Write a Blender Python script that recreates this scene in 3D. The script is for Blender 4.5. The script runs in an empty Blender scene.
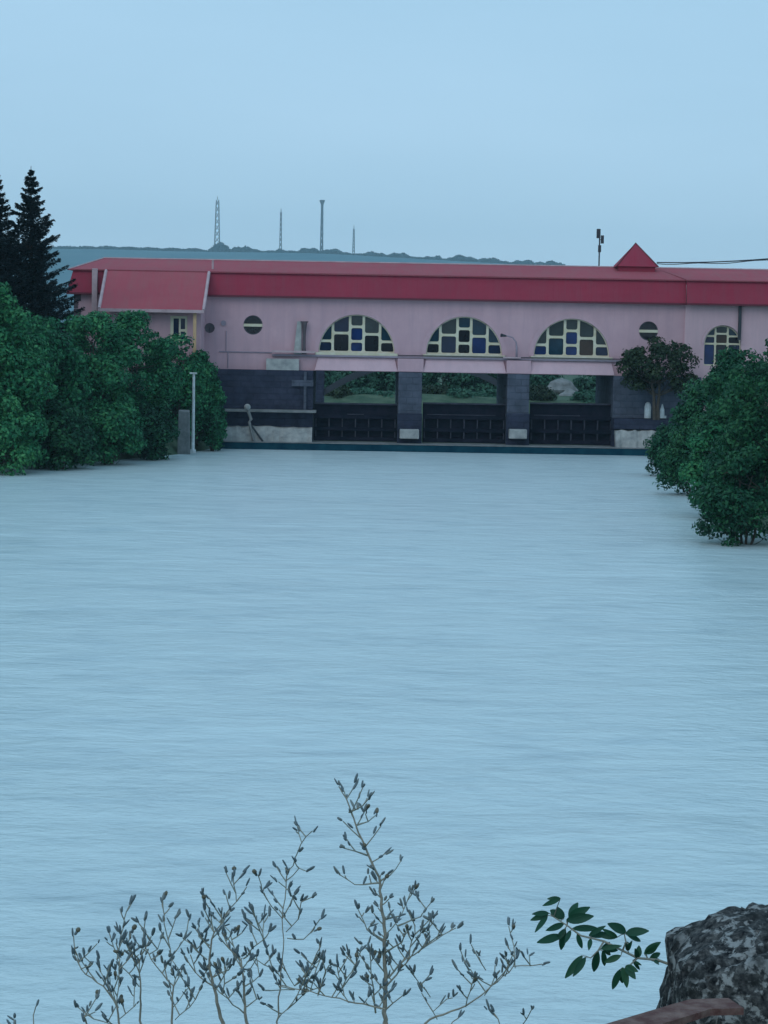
import bpy, bmesh, math, random
import numpy as np
from mathutils import Vector, Matrix

SC = bpy.context.scene
COL = SC.collection
R = math.radians
rnd = random.Random(7)

# ------------------------------------------------------------------ camera
F = 2200.0
H = 9.1
PITCH = math.atan(172 / F)
ROLL = R(1.0)
CAM = Vector((0, 0, H))
_fwd = Vector((0, math.cos(PITCH), -math.sin(PITCH)))
_r0 = Vector((1, 0, 0))
_u0 = _r0.cross(_fwd)
_rt = _r0 * math.cos(ROLL) + _u0 * math.sin(ROLL)
_up = _u0 * math.cos(ROLL) - _r0 * math.sin(ROLL)

def at(px, py, Y):
    """world point on the plane y = Y seen at pixel px, py of the photograph"""
    d = _fwd * F + _rt * (px - 384) - _up * (py - 512)
    return CAM + d * (Y / d.y)

cd = bpy.data.cameras.new('camera')
cd.sensor_width = 36
cd.sensor_fit = 'AUTO'
cd.lens = F / 1024 * 36
cd.clip_start = 0.05
cd.clip_end = 20000
cam = bpy.data.objects.new('camera', cd)
COL.objects.link(cam)
m = Matrix((_rt, _up, -_fwd)).transposed().to_4x4()
m.translation = CAM
cam.matrix_world = m
SC.camera = cam

# ------------------------------------------------------------------ light
SUN_EL, SUN_AZ = R(38), R(205)      # azimuth of the sun measured from +Y clockwise
w = bpy.data.worlds.new('World')
SC.world = w
w.use_nodes = True
nt = w.node_tree
nt.nodes.clear()
out = nt.nodes.new('ShaderNodeOutputWorld')
bg = nt.nodes.new('ShaderNodeBackground')
sky = nt.nodes.new('ShaderNodeTexSky')
sky.sky_type = 'NISHITA'
sky.sun_disc = False
sky.sun_elevation = SUN_EL
sky.sun_rotation = SUN_AZ
sky.air_density = 1.0
sky.dust_density = 0.6
sky.ozone_density = 2.0
mix = nt.nodes.new('ShaderNodeMix'); mix.data_type = 'RGBA'
mix.inputs[0].default_value = 0.88
tc = nt.nodes.new('ShaderNodeTexCoord')
mp = nt.nodes.new('ShaderNodeMapping'); mp.inputs['Scale'].default_value = (2.0, 2.0, 9.0)
ns = nt.nodes.new('ShaderNodeTexNoise'); ns.inputs['Scale'].default_value = 1.6; ns.inputs['Detail'].default_value = 5
cr = nt.nodes.new('ShaderNodeValToRGB')
cr.color_ramp.elements[0].position = 0.3; cr.color_ramp.elements[0].color = (4.3, 7.25, 9.6, 1)
cr.color_ramp.elements[1].position = 0.72; cr.color_ramp.elements[1].color = (4.85, 7.85, 10.3, 1)
L = nt.links.new
# the overcast grows slightly brighter towards the horizon
sep = nt.nodes.new('ShaderNodeSeparateXYZ'); mr = nt.nodes.new('ShaderNodeMapRange')
mr.inputs['From Min'].default_value = 0.0; mr.inputs['From Max'].default_value = 0.22
mr.inputs['To Min'].default_value = 1.0; mr.inputs['To Max'].default_value = 0.0
hz_mix = nt.nodes.new('ShaderNodeMix'); hz_mix.data_type = 'RGBA'; hz_mix.blend_type = 'MULTIPLY'
hz_mix.inputs[7].default_value = (1.30, 1.17, 1.16, 1); hz_mix.clamp_factor = True
L(tc.outputs['Generated'], sep.inputs[0]); L(sep.outputs[2], mr.inputs[0]); L(mr.outputs[0], hz_mix.inputs[0])
L(tc.outputs['Generated'], mp.inputs[0]); L(mp.outputs[0], ns.inputs['Vector']); L(ns.outputs['Fac'], cr.inputs[0])
L(sky.outputs[0], mix.inputs[6]); L(cr.outputs[0], mix.inputs[7]); L(mix.outputs[2], hz_mix.inputs[6])
L(hz_mix.outputs[2], bg.inputs[0])
bg.inputs[1].default_value = 0.09
L(bg.outputs[0], out.inputs[0])

sd = bpy.data.lights.new('sun', 'SUN')
sd.energy = 0.5
sd.angle = R(40)
sd.color = (1.0, 0.93, 0.88)
sun = bpy.data.objects.new('sun', sd)
COL.objects.link(sun)
dirv = Vector((math.sin(SUN_AZ) * math.cos(SUN_EL), math.cos(SUN_AZ) * math.cos(SUN_EL), math.sin(SUN_EL)))
sun.rotation_euler = (-dirv).to_track_quat('-Z', 'Y').to_euler()
sun.location = (0, 0, 60)

SC.view_settings.view_transform = 'Standard'
SC.view_settings.look = 'None'
SC.view_settings.exposure = 0
SC.view_settings.gamma = 1

# ------------------------------------------------------------------ materials
def mat(name, c1, c2=None, scale=3.0, rough=0.8, bump=0.0, metal=0.0, detail=6, stretch=(1, 1, 1),
        lo=0.35, hi=0.65, bscale=None, spec=0.3):
    m = bpy.data.materials.new(name)
    m.use_nodes = True
    n = m.node_tree
    p = n.nodes['Principled BSDF']
    p.inputs['Roughness'].default_value = rough
    p.inputs['Metallic'].default_value = metal
    p.inputs['Specular IOR Level'].default_value = spec
    p.inputs['Base Color'].default_value = (*c1, 1)
    tc = n.nodes.new('ShaderNodeTexCoord')
    mp = n.nodes.new('ShaderNodeMapping'); mp.inputs['Scale'].default_value = stretch
    n.links.new(tc.outputs['Object'], mp.inputs[0])
    if c2:
        ns = n.nodes.new('ShaderNodeTexNoise')
        ns.inputs['Scale'].default_value = scale; ns.inputs['Detail'].default_value = detail
        ns.inputs['Roughness'].default_value = 0.65
        r = n.nodes.new('ShaderNodeValToRGB'); r.name = 'ramp'
        r.color_ramp.elements[0].position = lo; r.color_ramp.elements[0].color = (*c1, 1)
        r.color_ramp.elements[1].position = hi; r.color_ramp.elements[1].color = (*c2, 1)
        n.links.new(mp.outputs[0], ns.inputs['Vector'])
        n.links.new(ns.outputs['Fac'], r.inputs[0])
        n.links.new(r.outputs[0], p.inputs['Base Color'])
    if bump:
        nb = n.nodes.new('ShaderNodeTexNoise'); nb.inputs['Scale'].default_value = bscale or scale * 3
        nb.inputs['Detail'].default_value = 5
        b = n.nodes.new('ShaderNodeBump'); b.inputs['Strength'].default_value = 1.0
        b.inputs['Distance'].default_value = bump
        n.links.new(mp.outputs[0], nb.inputs['Vector'])
        n.links.new(nb.outputs['Fac'], b.inputs['Height']); n.links.new(b.outputs[0], p.inputs['Normal'])
    return m

def leaf_mat(name, cols, trans=0.25, rough=0.55):
    m = bpy.data.materials.new(name); m.use_nodes = True
    n = m.node_tree; n.nodes.clear()
    o = n.nodes.new('ShaderNodeOutputMaterial')
    g = n.nodes.new('ShaderNodeNewGeometry')
    oi = n.nodes.new('ShaderNodeObjectInfo')
    r = n.nodes.new('ShaderNodeValToRGB')
    els = r.color_ramp.elements
    while len(els) < len(cols): els.new(0.5)
    for i, c in enumerate(cols):
        els[i].position = i / (len(cols) - 1); els[i].color = (*c, 1)
    ns = n.nodes.new('ShaderNodeTexNoise'); ns.inputs['Scale'].default_value = 0.55; ns.inputs['Detail'].default_value = 3
    tc = n.nodes.new('ShaderNodeTexCoord')
    n.links.new(tc.outputs['Object'], ns.inputs['Vector'])
    a = n.nodes.new('ShaderNodeMath'); a.operation = 'MULTIPLY'; a.inputs[1].default_value = 0.5
    n.links.new(g.outputs['Random Per Island'], a.inputs[0])
    b = n.nodes.new('ShaderNodeMath'); b.operation = 'MULTIPLY_ADD'; b.inputs[1].default_value = 1.3
    n.links.new(ns.outputs['Fac'], b.inputs[0]); n.links.new(a.outputs[0], b.inputs[2])
    c = n.nodes.new('ShaderNodeMath'); c.operation = 'MULTIPLY_ADD'; c.inputs[1].default_value = 0.25
    n.links.new(oi.outputs['Random'], c.inputs[0]); n.links.new(b.outputs[0], c.inputs[2])
    d = n.nodes.new('ShaderNodeMath'); d.operation = 'SUBTRACT'; d.inputs[1].default_value = 0.52
    n.links.new(c.outputs[0], d.inputs[0])
    n.links.new(d.outputs[0], r.inputs[0])
    p = n.nodes.new('ShaderNodeBsdfPrincipled'); p.inputs['Roughness'].default_value = rough
    p.inputs['Specular IOR Level'].default_value = 0.25
    t = n.nodes.new('ShaderNodeBsdfTranslucent')
    mx = n.nodes.new('ShaderNodeMixShader'); mx.inputs[0].default_value = trans
    n.links.new(r.outputs[0], p.inputs['Base Color']); n.links.new(r.outputs[0], t.inputs[0])
    n.links.new(p.outputs[0], mx.inputs[1]); n.links.new(t.outputs[0], mx.inputs[2])
    n.links.new(mx.outputs[0], o.inputs[0])
    return m

def brick_mat(name, c1, c2, cm, bw, bh, rough=0.9, bump=0.03):
    """blockwork in the XZ plane (object coordinates) with stains"""
    m = bpy.data.materials.new(name); m.use_nodes = True
    n = m.node_tree; p = n.nodes['Principled BSDF']; p.inputs['Roughness'].default_value = rough
    p.inputs['Specular IOR Level'].default_value = 0.2
    tc = n.nodes.new('ShaderNodeTexCoord')
    sx = n.nodes.new('ShaderNodeSeparateXYZ'); cx = n.nodes.new('ShaderNodeCombineXYZ')
    ad = n.nodes.new('ShaderNodeMath'); ad.operation = 'ADD'
    n.links.new(tc.outputs['Object'], sx.inputs[0])
    n.links.new(sx.outputs[0], ad.inputs[0]); n.links.new(sx.outputs[1], ad.inputs[1])
    n.links.new(ad.outputs[0], cx.inputs[0]); n.links.new(sx.outputs[2], cx.inputs[1])
    b = n.nodes.new('ShaderNodeTexBrick'); b.inputs['Scale'].default_value = 1
    b.inputs['Color1'].default_value = (*c1, 1); b.inputs['Color2'].default_value = (*c2, 1); b.inputs['Mortar'].default_value = (*cm, 1)
    b.inputs['Brick Width'].default_value = bw; b.inputs['Row Height'].default_value = bh
    b.inputs['Mortar Size'].default_value = 0.03; b.inputs['Mortar Smooth'].default_value = 0.4
    n.links.new(cx.outputs[0], b.inputs['Vector'])
    ns = n.nodes.new('ShaderNodeTexNoise'); ns.inputs['Scale'].default_value = 0.9; ns.inputs['Detail'].default_value = 7
    ns.inputs['Roughness'].default_value = 0.7
    n.links.new(tc.outputs['Object'], ns.inputs['Vector'])
    mx = n.nodes.new('ShaderNodeMix'); mx.data_type = 'RGBA'; mx.blend_type = 'MULTIPLY'; mx.inputs[0].default_value = 0.8
    r = n.nodes.new('ShaderNodeValToRGB')
    r.color_ramp.elements[0].position = 0.35; r.color_ramp.elements[0].color = (0.45, 0.47, 0.47, 1)
    r.color_ramp.elements[1].position = 0.65; r.color_ramp.elements[1].color = (1.0, 1.0, 1.0, 1)
    n.links.new(ns.outputs['Fac'], r.inputs[0])
    n.links.new(b.outputs['Color'], mx.inputs[6]); n.links.new(r.outputs[0], mx.inputs[7])
    n.links.new(mx.outputs[2], p.inputs['Base Color'])
    bp = n.nodes.new('ShaderNodeBump'); bp.inputs['Distance'].default_value = bump
    n.links.new(b.outputs['Fac'], bp.inputs['Height']); bp.invert = True
    n.links.new(bp.outputs[0], p.inputs['Normal'])
    return m

def roof_mat(name, c1, c2, seam=0.45, axis=0):
    """painted sheet metal with standing seams running down the slope"""
    m = mat(name, c1, c2, scale=0.35, rough=0.75, spec=0.08, stretch=(0.5, 1, 2.2), lo=0.3, hi=0.7)
    n = m.node_tree; p = n.nodes['Principled BSDF']
    tc = n.nodes.new('ShaderNodeTexCoord')
    wv = n.nodes.new('ShaderNodeTexWave'); wv.bands_direction = 'X'; wv.inputs['Scale'].default_value = 0.314 / seam
    wv.wave_profile = 'SIN'
    n.links.new(tc.outputs['Object'], wv.inputs['Vector'])
    r = n.nodes.new('ShaderNodeValToRGB'); r.color_ramp.elements[0].position = 0.8; r.color_ramp.elements[1].position = 1.0
    n.links.new(wv.outputs['Fac'], r.inputs[0])
    b = n.nodes.new('ShaderNodeBump'); b.inputs['Distance'].default_value = 0.006
    n.links.new(r.outputs[0], b.inputs['Height']); n.links.new(b.outputs[0], p.inputs['Normal'])
    # faded and dusty runs down the sheets
    mp = n.nodes.new('ShaderNodeMapping'); mp.inputs['Scale'].default_value = (1.3, .25, .25)
    ns = n.nodes.new('ShaderNodeTexNoise'); ns.inputs['Scale'].default_value = 1.0; ns.inputs['Detail'].default_value = 7; ns.inputs['Roughness'].default_value = .7
    r2 = n.nodes.new('ShaderNodeValToRGB'); r2.color_ramp.elements[0].position = .42; r2.color_ramp.elements[0].color = (0, 0, 0, 1)
    r2.color_ramp.elements[1].position = .75; r2.color_ramp.elements[1].color = (.55, .55, .55, 1)
    mx = n.nodes.new('ShaderNodeMix'); mx.data_type = 'RGBA'
    n.links.new(tc.outputs['Object'], mp.inputs[0]); n.links.new(mp.outputs[0], ns.inputs['Vector']); n.links.new(ns.outputs['Fac'], r2.inputs[0])
    n.links.new(r2.outputs[0], mx.inputs[0]); n.links.new(n.nodes['ramp'].outputs[0], mx.inputs[6])
    mx.inputs[7].default_value = (c1[0] * .8, c1[1] * 1.7, c1[2] * 1.3, 1)
    n.links.new(mx.outputs[2], p.inputs['Base Color'])
    return m

def plaster_mat(name, c1, c2, stain):
    m = mat(name, c1, c2, scale=0.5, rough=0.9, bump=0.006, bscale=6, spec=0.15)
    n = m.node_tree; p = n.nodes['Principled BSDF']
    tc = n.nodes.new('ShaderNodeTexCoord')
    mp = n.nodes.new('ShaderNodeMapping'); mp.inputs['Scale'].default_value = (1.6, 1.6, 0.16)
    n.links.new(tc.outputs['Object'], mp.inputs[0])
    ns = n.nodes.new('ShaderNodeTexNoise'); ns.inputs['Scale'].default_value = 1.0; ns.inputs['Detail'].default_value = 6
    ns.inputs['Roughness'].default_value = 0.7
    n.links.new(mp.outputs[0], ns.inputs['Vector'])
    r = n.nodes.new('ShaderNodeValToRGB')
    r.color_ramp.elements[0].position = 0.45; r.color_ramp.elements[0].color = (0, 0, 0, 1)
    r.color_ramp.elements[1].position = 0.80; r.color_ramp.elements[1].color = (0.8, 0.8, 0.8, 1)
    n.links.new(ns.outputs['Fac'], r.inputs[0])
    mx = n.nodes.new('ShaderNodeMix'); mx.data_type = 'RGBA'
    n.links.new(r.outputs[0], mx.inputs[0])
    n.links.new(n.nodes['ramp'].outputs[0], mx.inputs[6]); mx.inputs[7].default_value = (*stain, 1)
    n.links.new(mx.outputs[2], p.inputs['Base Color'])
    return m

M = {}
M['plaster'] = plaster_mat('pink_plaster', (0.52, 0.33, 0.37), (0.58, 0.37, 0.41), (0.44, 0.30, 0.34))
M['plaster_pale'] = plaster_mat('pale_pink_plaster', (0.58, 0.39, 0.43), (0.64, 0.43, 0.47), (0.5, 0.35, 0.39))
M['roof'] = roof_mat('red_sheet_roof', (0.37, 0.075, 0.10), (0.41, 0.092, 0.115))
M['mansard'] = roof_mat('dark_red_sheet', (0.31, 0.038, 0.068), (0.35, 0.046, 0.078))
M['trim'] = mat('maroon_trim', (0.13, 0.02, 0.035), rough=0.6)
M['gutter'] = mat('pale_gutter', (0.55, 0.40, 0.42), (0.42, 0.30, 0.32), scale=1.2, rough=0.6)
M['white'] = mat('white_window_paint', (0.66, 0.63, 0.50), (0.56, 0.50, 0.34), scale=1.5, rough=0.5)
M['white_pole'] = mat('pale_painted_steel', (0.62, 0.66, 0.68), (0.42, 0.44, 0.44), scale=2, rough=0.5)
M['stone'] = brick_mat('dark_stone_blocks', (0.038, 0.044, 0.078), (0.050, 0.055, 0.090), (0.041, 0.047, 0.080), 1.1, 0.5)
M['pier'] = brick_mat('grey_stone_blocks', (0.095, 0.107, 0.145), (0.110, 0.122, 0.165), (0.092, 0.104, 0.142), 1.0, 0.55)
M['concrete'] = mat('stained_concrete', (0.26, 0.26, 0.26), (0.13, 0.14, 0.14), scale=0.9, rough=0.9, bump=0.02, bscale=3)
M['concrete_pale'] = mat('pale_concrete', (0.46, 0.46, 0.44), (0.24, 0.25, 0.25), scale=1.2, rough=0.9, bump=0.02, bscale=4)
M['sill_dark'] = mat('dark_teal_concrete', (0.004, 0.035, 0.06), (0.01, 0.06, 0.085), scale=0.8, rough=0.95, spec=0.0)  # dark blue-green concrete for the sill face
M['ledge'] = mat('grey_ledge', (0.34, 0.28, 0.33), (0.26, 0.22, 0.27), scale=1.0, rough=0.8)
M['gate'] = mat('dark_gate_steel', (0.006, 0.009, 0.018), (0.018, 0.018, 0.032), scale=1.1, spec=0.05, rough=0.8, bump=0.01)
M['gate_edge'] = mat('highlight_gate_steel', (0.055, 0.055, 0.08), (0.02, 0.02, 0.035), scale=1.5, rough=0.6)  # lighter steel paints small highlights on ribs, flanges and plates
M['dark'] = mat('dark_metal', (0.04, 0.045, 0.055), rough=0.6)
M['interior'] = mat('dim_interior', (0.05, 0.045, 0.05), rough=0.9)
M['quoin'] = mat('dark_quoins', (0.10, 0.08, 0.09), rough=0.9)
M['post'] = mat('lit_post', (0.62, 0.40, 0.22), (0.5, 0.33, 0.2), scale=2, rough=0.7)  # orange light falling on the post is put into its colour
def glass(name, c, rough=0.1):
    return mat(name, c, tuple(v * 0.6 for v in c), scale=1.3, rough=rough, spec=0.3)
M['g_navy'] = glass('navy_glass', (0.008, 0.018, 0.055))
M['g_black'] = glass('black_glass', (0.010, 0.010, 0.016))
M['g_blue'] = glass('blue_glass', (0.003, 0.025, 0.12))
M['g_teal'] = glass('teal_glass', (0.008, 0.038, 0.065))
M['g_grey'] = glass('grey_glass', (0.032, 0.044, 0.045))
M['g_brown'] = glass('brown_glass', (0.05, 0.03, 0.02))
M['bark'] = mat('bark', (0.05, 0.04, 0.033), (0.09, 0.075, 0.06), scale=4, rough=0.95, bump=0.02)
M['leaf'] = leaf_mat('willow_leaves', [(0.003, 0.045, 0.026), (0.016, 0.155, 0.064), (0.10, 0.34, 0.12)])
M['leaf_r'] = leaf_mat('alder_leaves', [(0.002, 0.030, 0.018), (0.007, 0.078, 0.036), (0.055, 0.20, 0.075)])
M['leaf_d'] = leaf_mat('dark_leaves', [(0.016, 0.034, 0.018), (0.028, 0.052, 0.025), (0.05, 0.08, 0.03)])
M['needle'] = leaf_mat('spruce_needles', [(0.003, 0.010, 0.013), (0.004, 0.015, 0.018), (0.008, 0.024, 0.024)], trans=0.05)
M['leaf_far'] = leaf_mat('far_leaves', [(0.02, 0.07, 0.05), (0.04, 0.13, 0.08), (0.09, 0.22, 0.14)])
M['ground'] = mat('grassy_ground', (0.03, 0.07, 0.04), (0.09, 0.13, 0.08), scale=0.6, rough=0.95, bump=0.05)
M['field'] = mat('far_fields', (0.03, 0.11, 0.15), (0.07, 0.15, 0.18), scale=0.004, rough=0.95)  # blue of the distant air is mixed into the field colour
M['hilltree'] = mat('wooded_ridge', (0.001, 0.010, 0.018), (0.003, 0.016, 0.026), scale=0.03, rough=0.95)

# ------------------------------------------------------------------ mesh helpers
class MB:
    """collects shapes in one mesh"""
    def __init__(s): s.v = []; s.f = []; s.mi = []; s.m = 0
    def add(s, vs, fs):
        b = len(s.v); s.v += [tuple(p) for p in vs]
        for f in fs: s.f.append([b + i for i in f]); s.mi.append(s.m)
    def box(s, x0, x1, y0, y1, z0, z1):
        s.add([(x0, y0, z0), (x1, y0, z0), (x1, y1, z0), (x0, y1, z0), (x0, y0, z1), (x1, y0, z1), (x1, y1, z1), (x0, y1, z1)],
              [(0, 3, 2, 1), (4, 5, 6, 7), (0, 1, 5, 4), (1, 2, 6, 5), (2, 3, 7, 6), (3, 0, 4, 7)])
    def tube(s, pts, rads, n=6, cap=True):
        pts = [Vector(p) for p in pts]
        if not hasattr(rads, '__len__'): rads = [rads] * len(pts)
        rings = []
        ref = None
        for i, p in enumerate(pts):
            t = (pts[min(i + 1, len(pts) - 1)] - pts[max(i - 1, 0)])
            if t.length < 1e-9: t = Vector((0, 0, 1))
            t.normalize()
            if ref is None:
                ref = Vector((1, 0, 0)) if abs(t.x) < 0.8 else Vector((0, 1, 0))
            a = (ref - t * ref.dot(t)).normalized(); ref = a
            b = t.cross(a)
            rings.append([p + (a * math.cos(k * 2 * math.pi / n) + b * math.sin(k * 2 * math.pi / n)) * rads[i] for k in range(n)])
        vs = [q for r_ in rings for q in r_]
        fs = []
        for i in range(len(pts) - 1):
            for k in range(n):
                fs.append((i * n + k, i * n + (k + 1) % n, (i + 1) * n + (k + 1) % n, (i + 1) * n + k))
        if cap:
            fs.append(tuple(range(n))[::-1]); fs.append(tuple((len(pts) - 1) * n + k for k in range(n)))
        s.add(vs, fs)
    def build(s, name, material, parent=None, smooth=False, bevel=0):
        me = bpy.data.meshes.new(name)
        me.from_pydata(s.v, [], s.f)
        mats = material if isinstance(material, list) else [material]
        for q in mats: me.materials.append(q)
        me.polygons.foreach_set('material_index', s.mi)
        if smooth: me.polygons.foreach_set('use_smooth', [True] * len(s.f))
        me.update()
        o = bpy.data.objects.new(name, me); COL.objects.link(o)
        if parent: o.parent = parent
        if bevel:
            b = o.modifiers.new('bevel', 'BEVEL'); b.width = bevel; b.segments = 2; b.limit_method = 'ANGLE'
        return o

def tag(o, label=None, cat=None, group=None, kind=None):
    if label: o['label'] = label
    if cat: o['category'] = cat
    if group: o['group'] = group
    if kind: o['kind'] = kind
    return o

def thing(name, loc, label, cat, group=None, rz=0):
    o = bpy.data.objects.new(name, None); COL.objects.link(o)
    o.empty_display_size = 0.5
    o.location = loc; o.rotation_euler = (0, 0, rz)
    return tag(o, label, cat, group)

def plate(name, loops, thick, material, parent, y=0.0):
    """flat plate in the local XZ plane with holes: loops of (u, z); front face at y, back at y + thick"""
    cu = bpy.data.curves.new(name, 'CURVE'); cu.dimensions = '2D'; cu.fill_mode = 'BOTH'; cu.extrude = thick / 2
    for lp in loops:
        sp = cu.splines.new('POLY'); sp.points.add(len(lp) - 1)
        for i, (a, b) in enumerate(lp): sp.points[i].co = (a, b, 0, 1)
        sp.use_cyclic_u = True
    tmp = bpy.data.objects.new(name, cu); COL.objects.link(tmp)
    dg = bpy.context.evaluated_depsgraph_get(); dg.update()
    me = bpy.data.meshes.new_from_object(tmp.evaluated_get(dg))
    bpy.data.objects.remove(tmp); bpy.data.curves.remove(cu)
    for v in me.vertices:
        x, z, d = v.co
        v.co = (x, y + thick / 2 - d, z)
    me.flip_normals() if False else None
    me.materials.clear(); me.materials.append(material)
    me.name = name
    bm = bmesh.new(); bm.from_mesh(me)
    bmesh.ops.remove_doubles(bm, verts=bm.verts, dist=1e-5)
    bmesh.ops.recalc_face_normals(bm, faces=bm.faces)
    bm.to_mesh(me); bm.free()
    o = bpy.data.objects.new(name, me); COL.objects.link(o)
    if parent: o.parent = parent
    return o

def arc(cx, cz, r, a0=0, a1=180, n=32):
    return [(cx + r * math.cos(R(a0 + (a1 - a0) * i / n)), cz + r * math.sin(R(a0 + (a1 - a0) * i / n))) for i in range(n + 1)]

# ------------------------------------------------------------------ the gatehouse over the sluices
D = 183.0
PSI = R(0.8)
def UZ(px, py, wd=0.0):
    """gatehouse-local u and z of a pixel on the plane wd metres behind the wall face"""
    d = at(px, py, 1.0) - CAM
    c, s = math.cos(PSI), math.sin(PSI)
    # plane: local y = wd ; local frame origin (0,D), u axis (c,s), w axis (-s,c)
    t = (wd + D * c) / (d.x * -s + d.y * c)
    x, y = d.x * t, d.y * t - D
    return x * c + y * s, H + d.z * t
def UU(px, py=350, wd=0.0): return UZ(px, py, wd)[0]
def ZZ(px, py, wd=0.0): return UZ(px, py, wd)[1]

gh = thing('gatehouse', (0, D, 0), 'long pink gatehouse with red metal roof and arched windows over the river sluices', 'gatehouse', rz=PSI)

zE = ZZ(400, 298, -0.55)      # bottom of the mansard
zM = ZZ(400, 276, -0.1)      # top of the mansard
zB = ZZ(400, 372)            # underside of the pink wall over the sluices
uL, uR = UU(74), UU(1010)
uA, uB = UU(222, 400), UU(613, 400)
uW = UU(684)
GZ = 2.6
win = []
for cx, by in ((356.5, 352.8), (464, 354.8), (571.5, 356.8)):
    u, z = UZ(cx, by); win.append((u, z, 38.0 / F * D))
ua, za = UZ(722, 355); ra = 18.5 / F * D
ocu = [UZ(253, 325) + (9.6 / F * D,), UZ(648.5, 331) + (9.6 / F * D,)]
wall_loops = [[(uL, GZ - 2), (uA, GZ - 2), (uA, zB), (uB, zB), (uB, GZ - 2), (uW, GZ - 2), (uW, zM - 0.3), (uL, zM - 0.3)]]
for (u, z, r) in win: wall_loops.append(arc(u, z, r))
for (u, z, r) in ocu: wall_loops.append(arc(u, z, r, 0, 360, 28)[:-1])
plate('wall', wall_loops, 0.6, M['plaster'], gh)
za2 = za + 0.62
wl = [[(uW, GZ - 2), (uR, GZ - 2), (uR, zM - 0.3), (uW, zM - 0.3)]]
wl.append([(ua - ra, za - 0.9)] + [(ua + ra, za - 0.9)] + arc(ua, za2 + 0.3, ra))
tag(plate('wing_wall', wl, 0.8, M['plaster_pale'], gh, y=-0.2), 'slightly paler right wing wall')
# rest of the box: end walls, back wall, floor and ceiling
DEP = 13.0
mb = MB()
mb.box(uL, uL + 0.5, 0.602, DEP, GZ - 2, zM - 0.35); mb.box(uR - 0.5, uR, 0.602, DEP, GZ - 2, zM - 0.35)
mb.box(uL, uR, DEP + 0.002, DEP + 0.5, zB, zM - 0.35)
mb.build('rear_wall', M['plaster'], gh)
mb = MB(); mb.box(uL + .51, uR - .51, 0.61, DEP, zB + 0.02, zB + 0.7); mb.build('deck', M['interior'], gh)
# arch mouldings
for (u, z, r) in win:
    o = arc(u, z, r + 0.42); i = arc(u, z, r + 0.003)
    plate('arch_moulding', [o + i[::-1]], 0.045, M['plaster'], gh, y=-0.05)
o = arc(ua, za2 + 0.3, ra + 0.22); i = arc(ua, za2 + 0.3, ra + .003)
plate('arch_moulding', [o + i[::-1]], 0.06, M['plaster_pale'], gh, y=-0.265)

# arched windows: white muntins and coloured panes; upper grey-teal ones have reflection painted in
GM = [M['g_navy'], M['g_black'], M['g_blue'], M['g_teal'], M['g_grey'], M['g_brown']]
NA, BL, BU, TE, GR, BR = range(6)
VX = (-0.63, -0.18, 0.18, 0.61)
HY = ((0.30,), (0.51,), (0.30, 0.68), (0.49,), (0.30,))
CW = [
    ((NA, TE), (BL, NA), (BU, BU, GR), (BL, GR), (BL, TE)),
    ((BL, TE), (NA, GR), (BL, BL, TE), (BU, TE), (NA, TE)),
    ((BU, GR), (TE, GR), (BU, BU, GR), (BR, GR), (NA, GR)),
]
def rrect(x0, x1, z0, z1, rr):
    pts = []
    for cx, cz, a in ((x1 - rr, z1 - rr, 0), (x0 + rr, z1 - rr, 90), (x0 + rr, z0 + rr, 180), (x1 - rr, z0 + rr, 270)):
        for k in range(4): pts.append((cx + rr * math.cos(R(a + 30 * k)), cz + rr * math.sin(R(a + 30 * k))))
    return pts
def clip_circle(pts, u, z, rr):
    o = []
    for (x, y) in pts:
        if y < z: o.append((x, y)); continue
        dx, dy = x - u, y - z
        l = math.hypot(dx, dy)
        if l > rr: x, y = u + dx / l * rr, z + dy / l * rr
        o.append((x, y))
    return o
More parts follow.
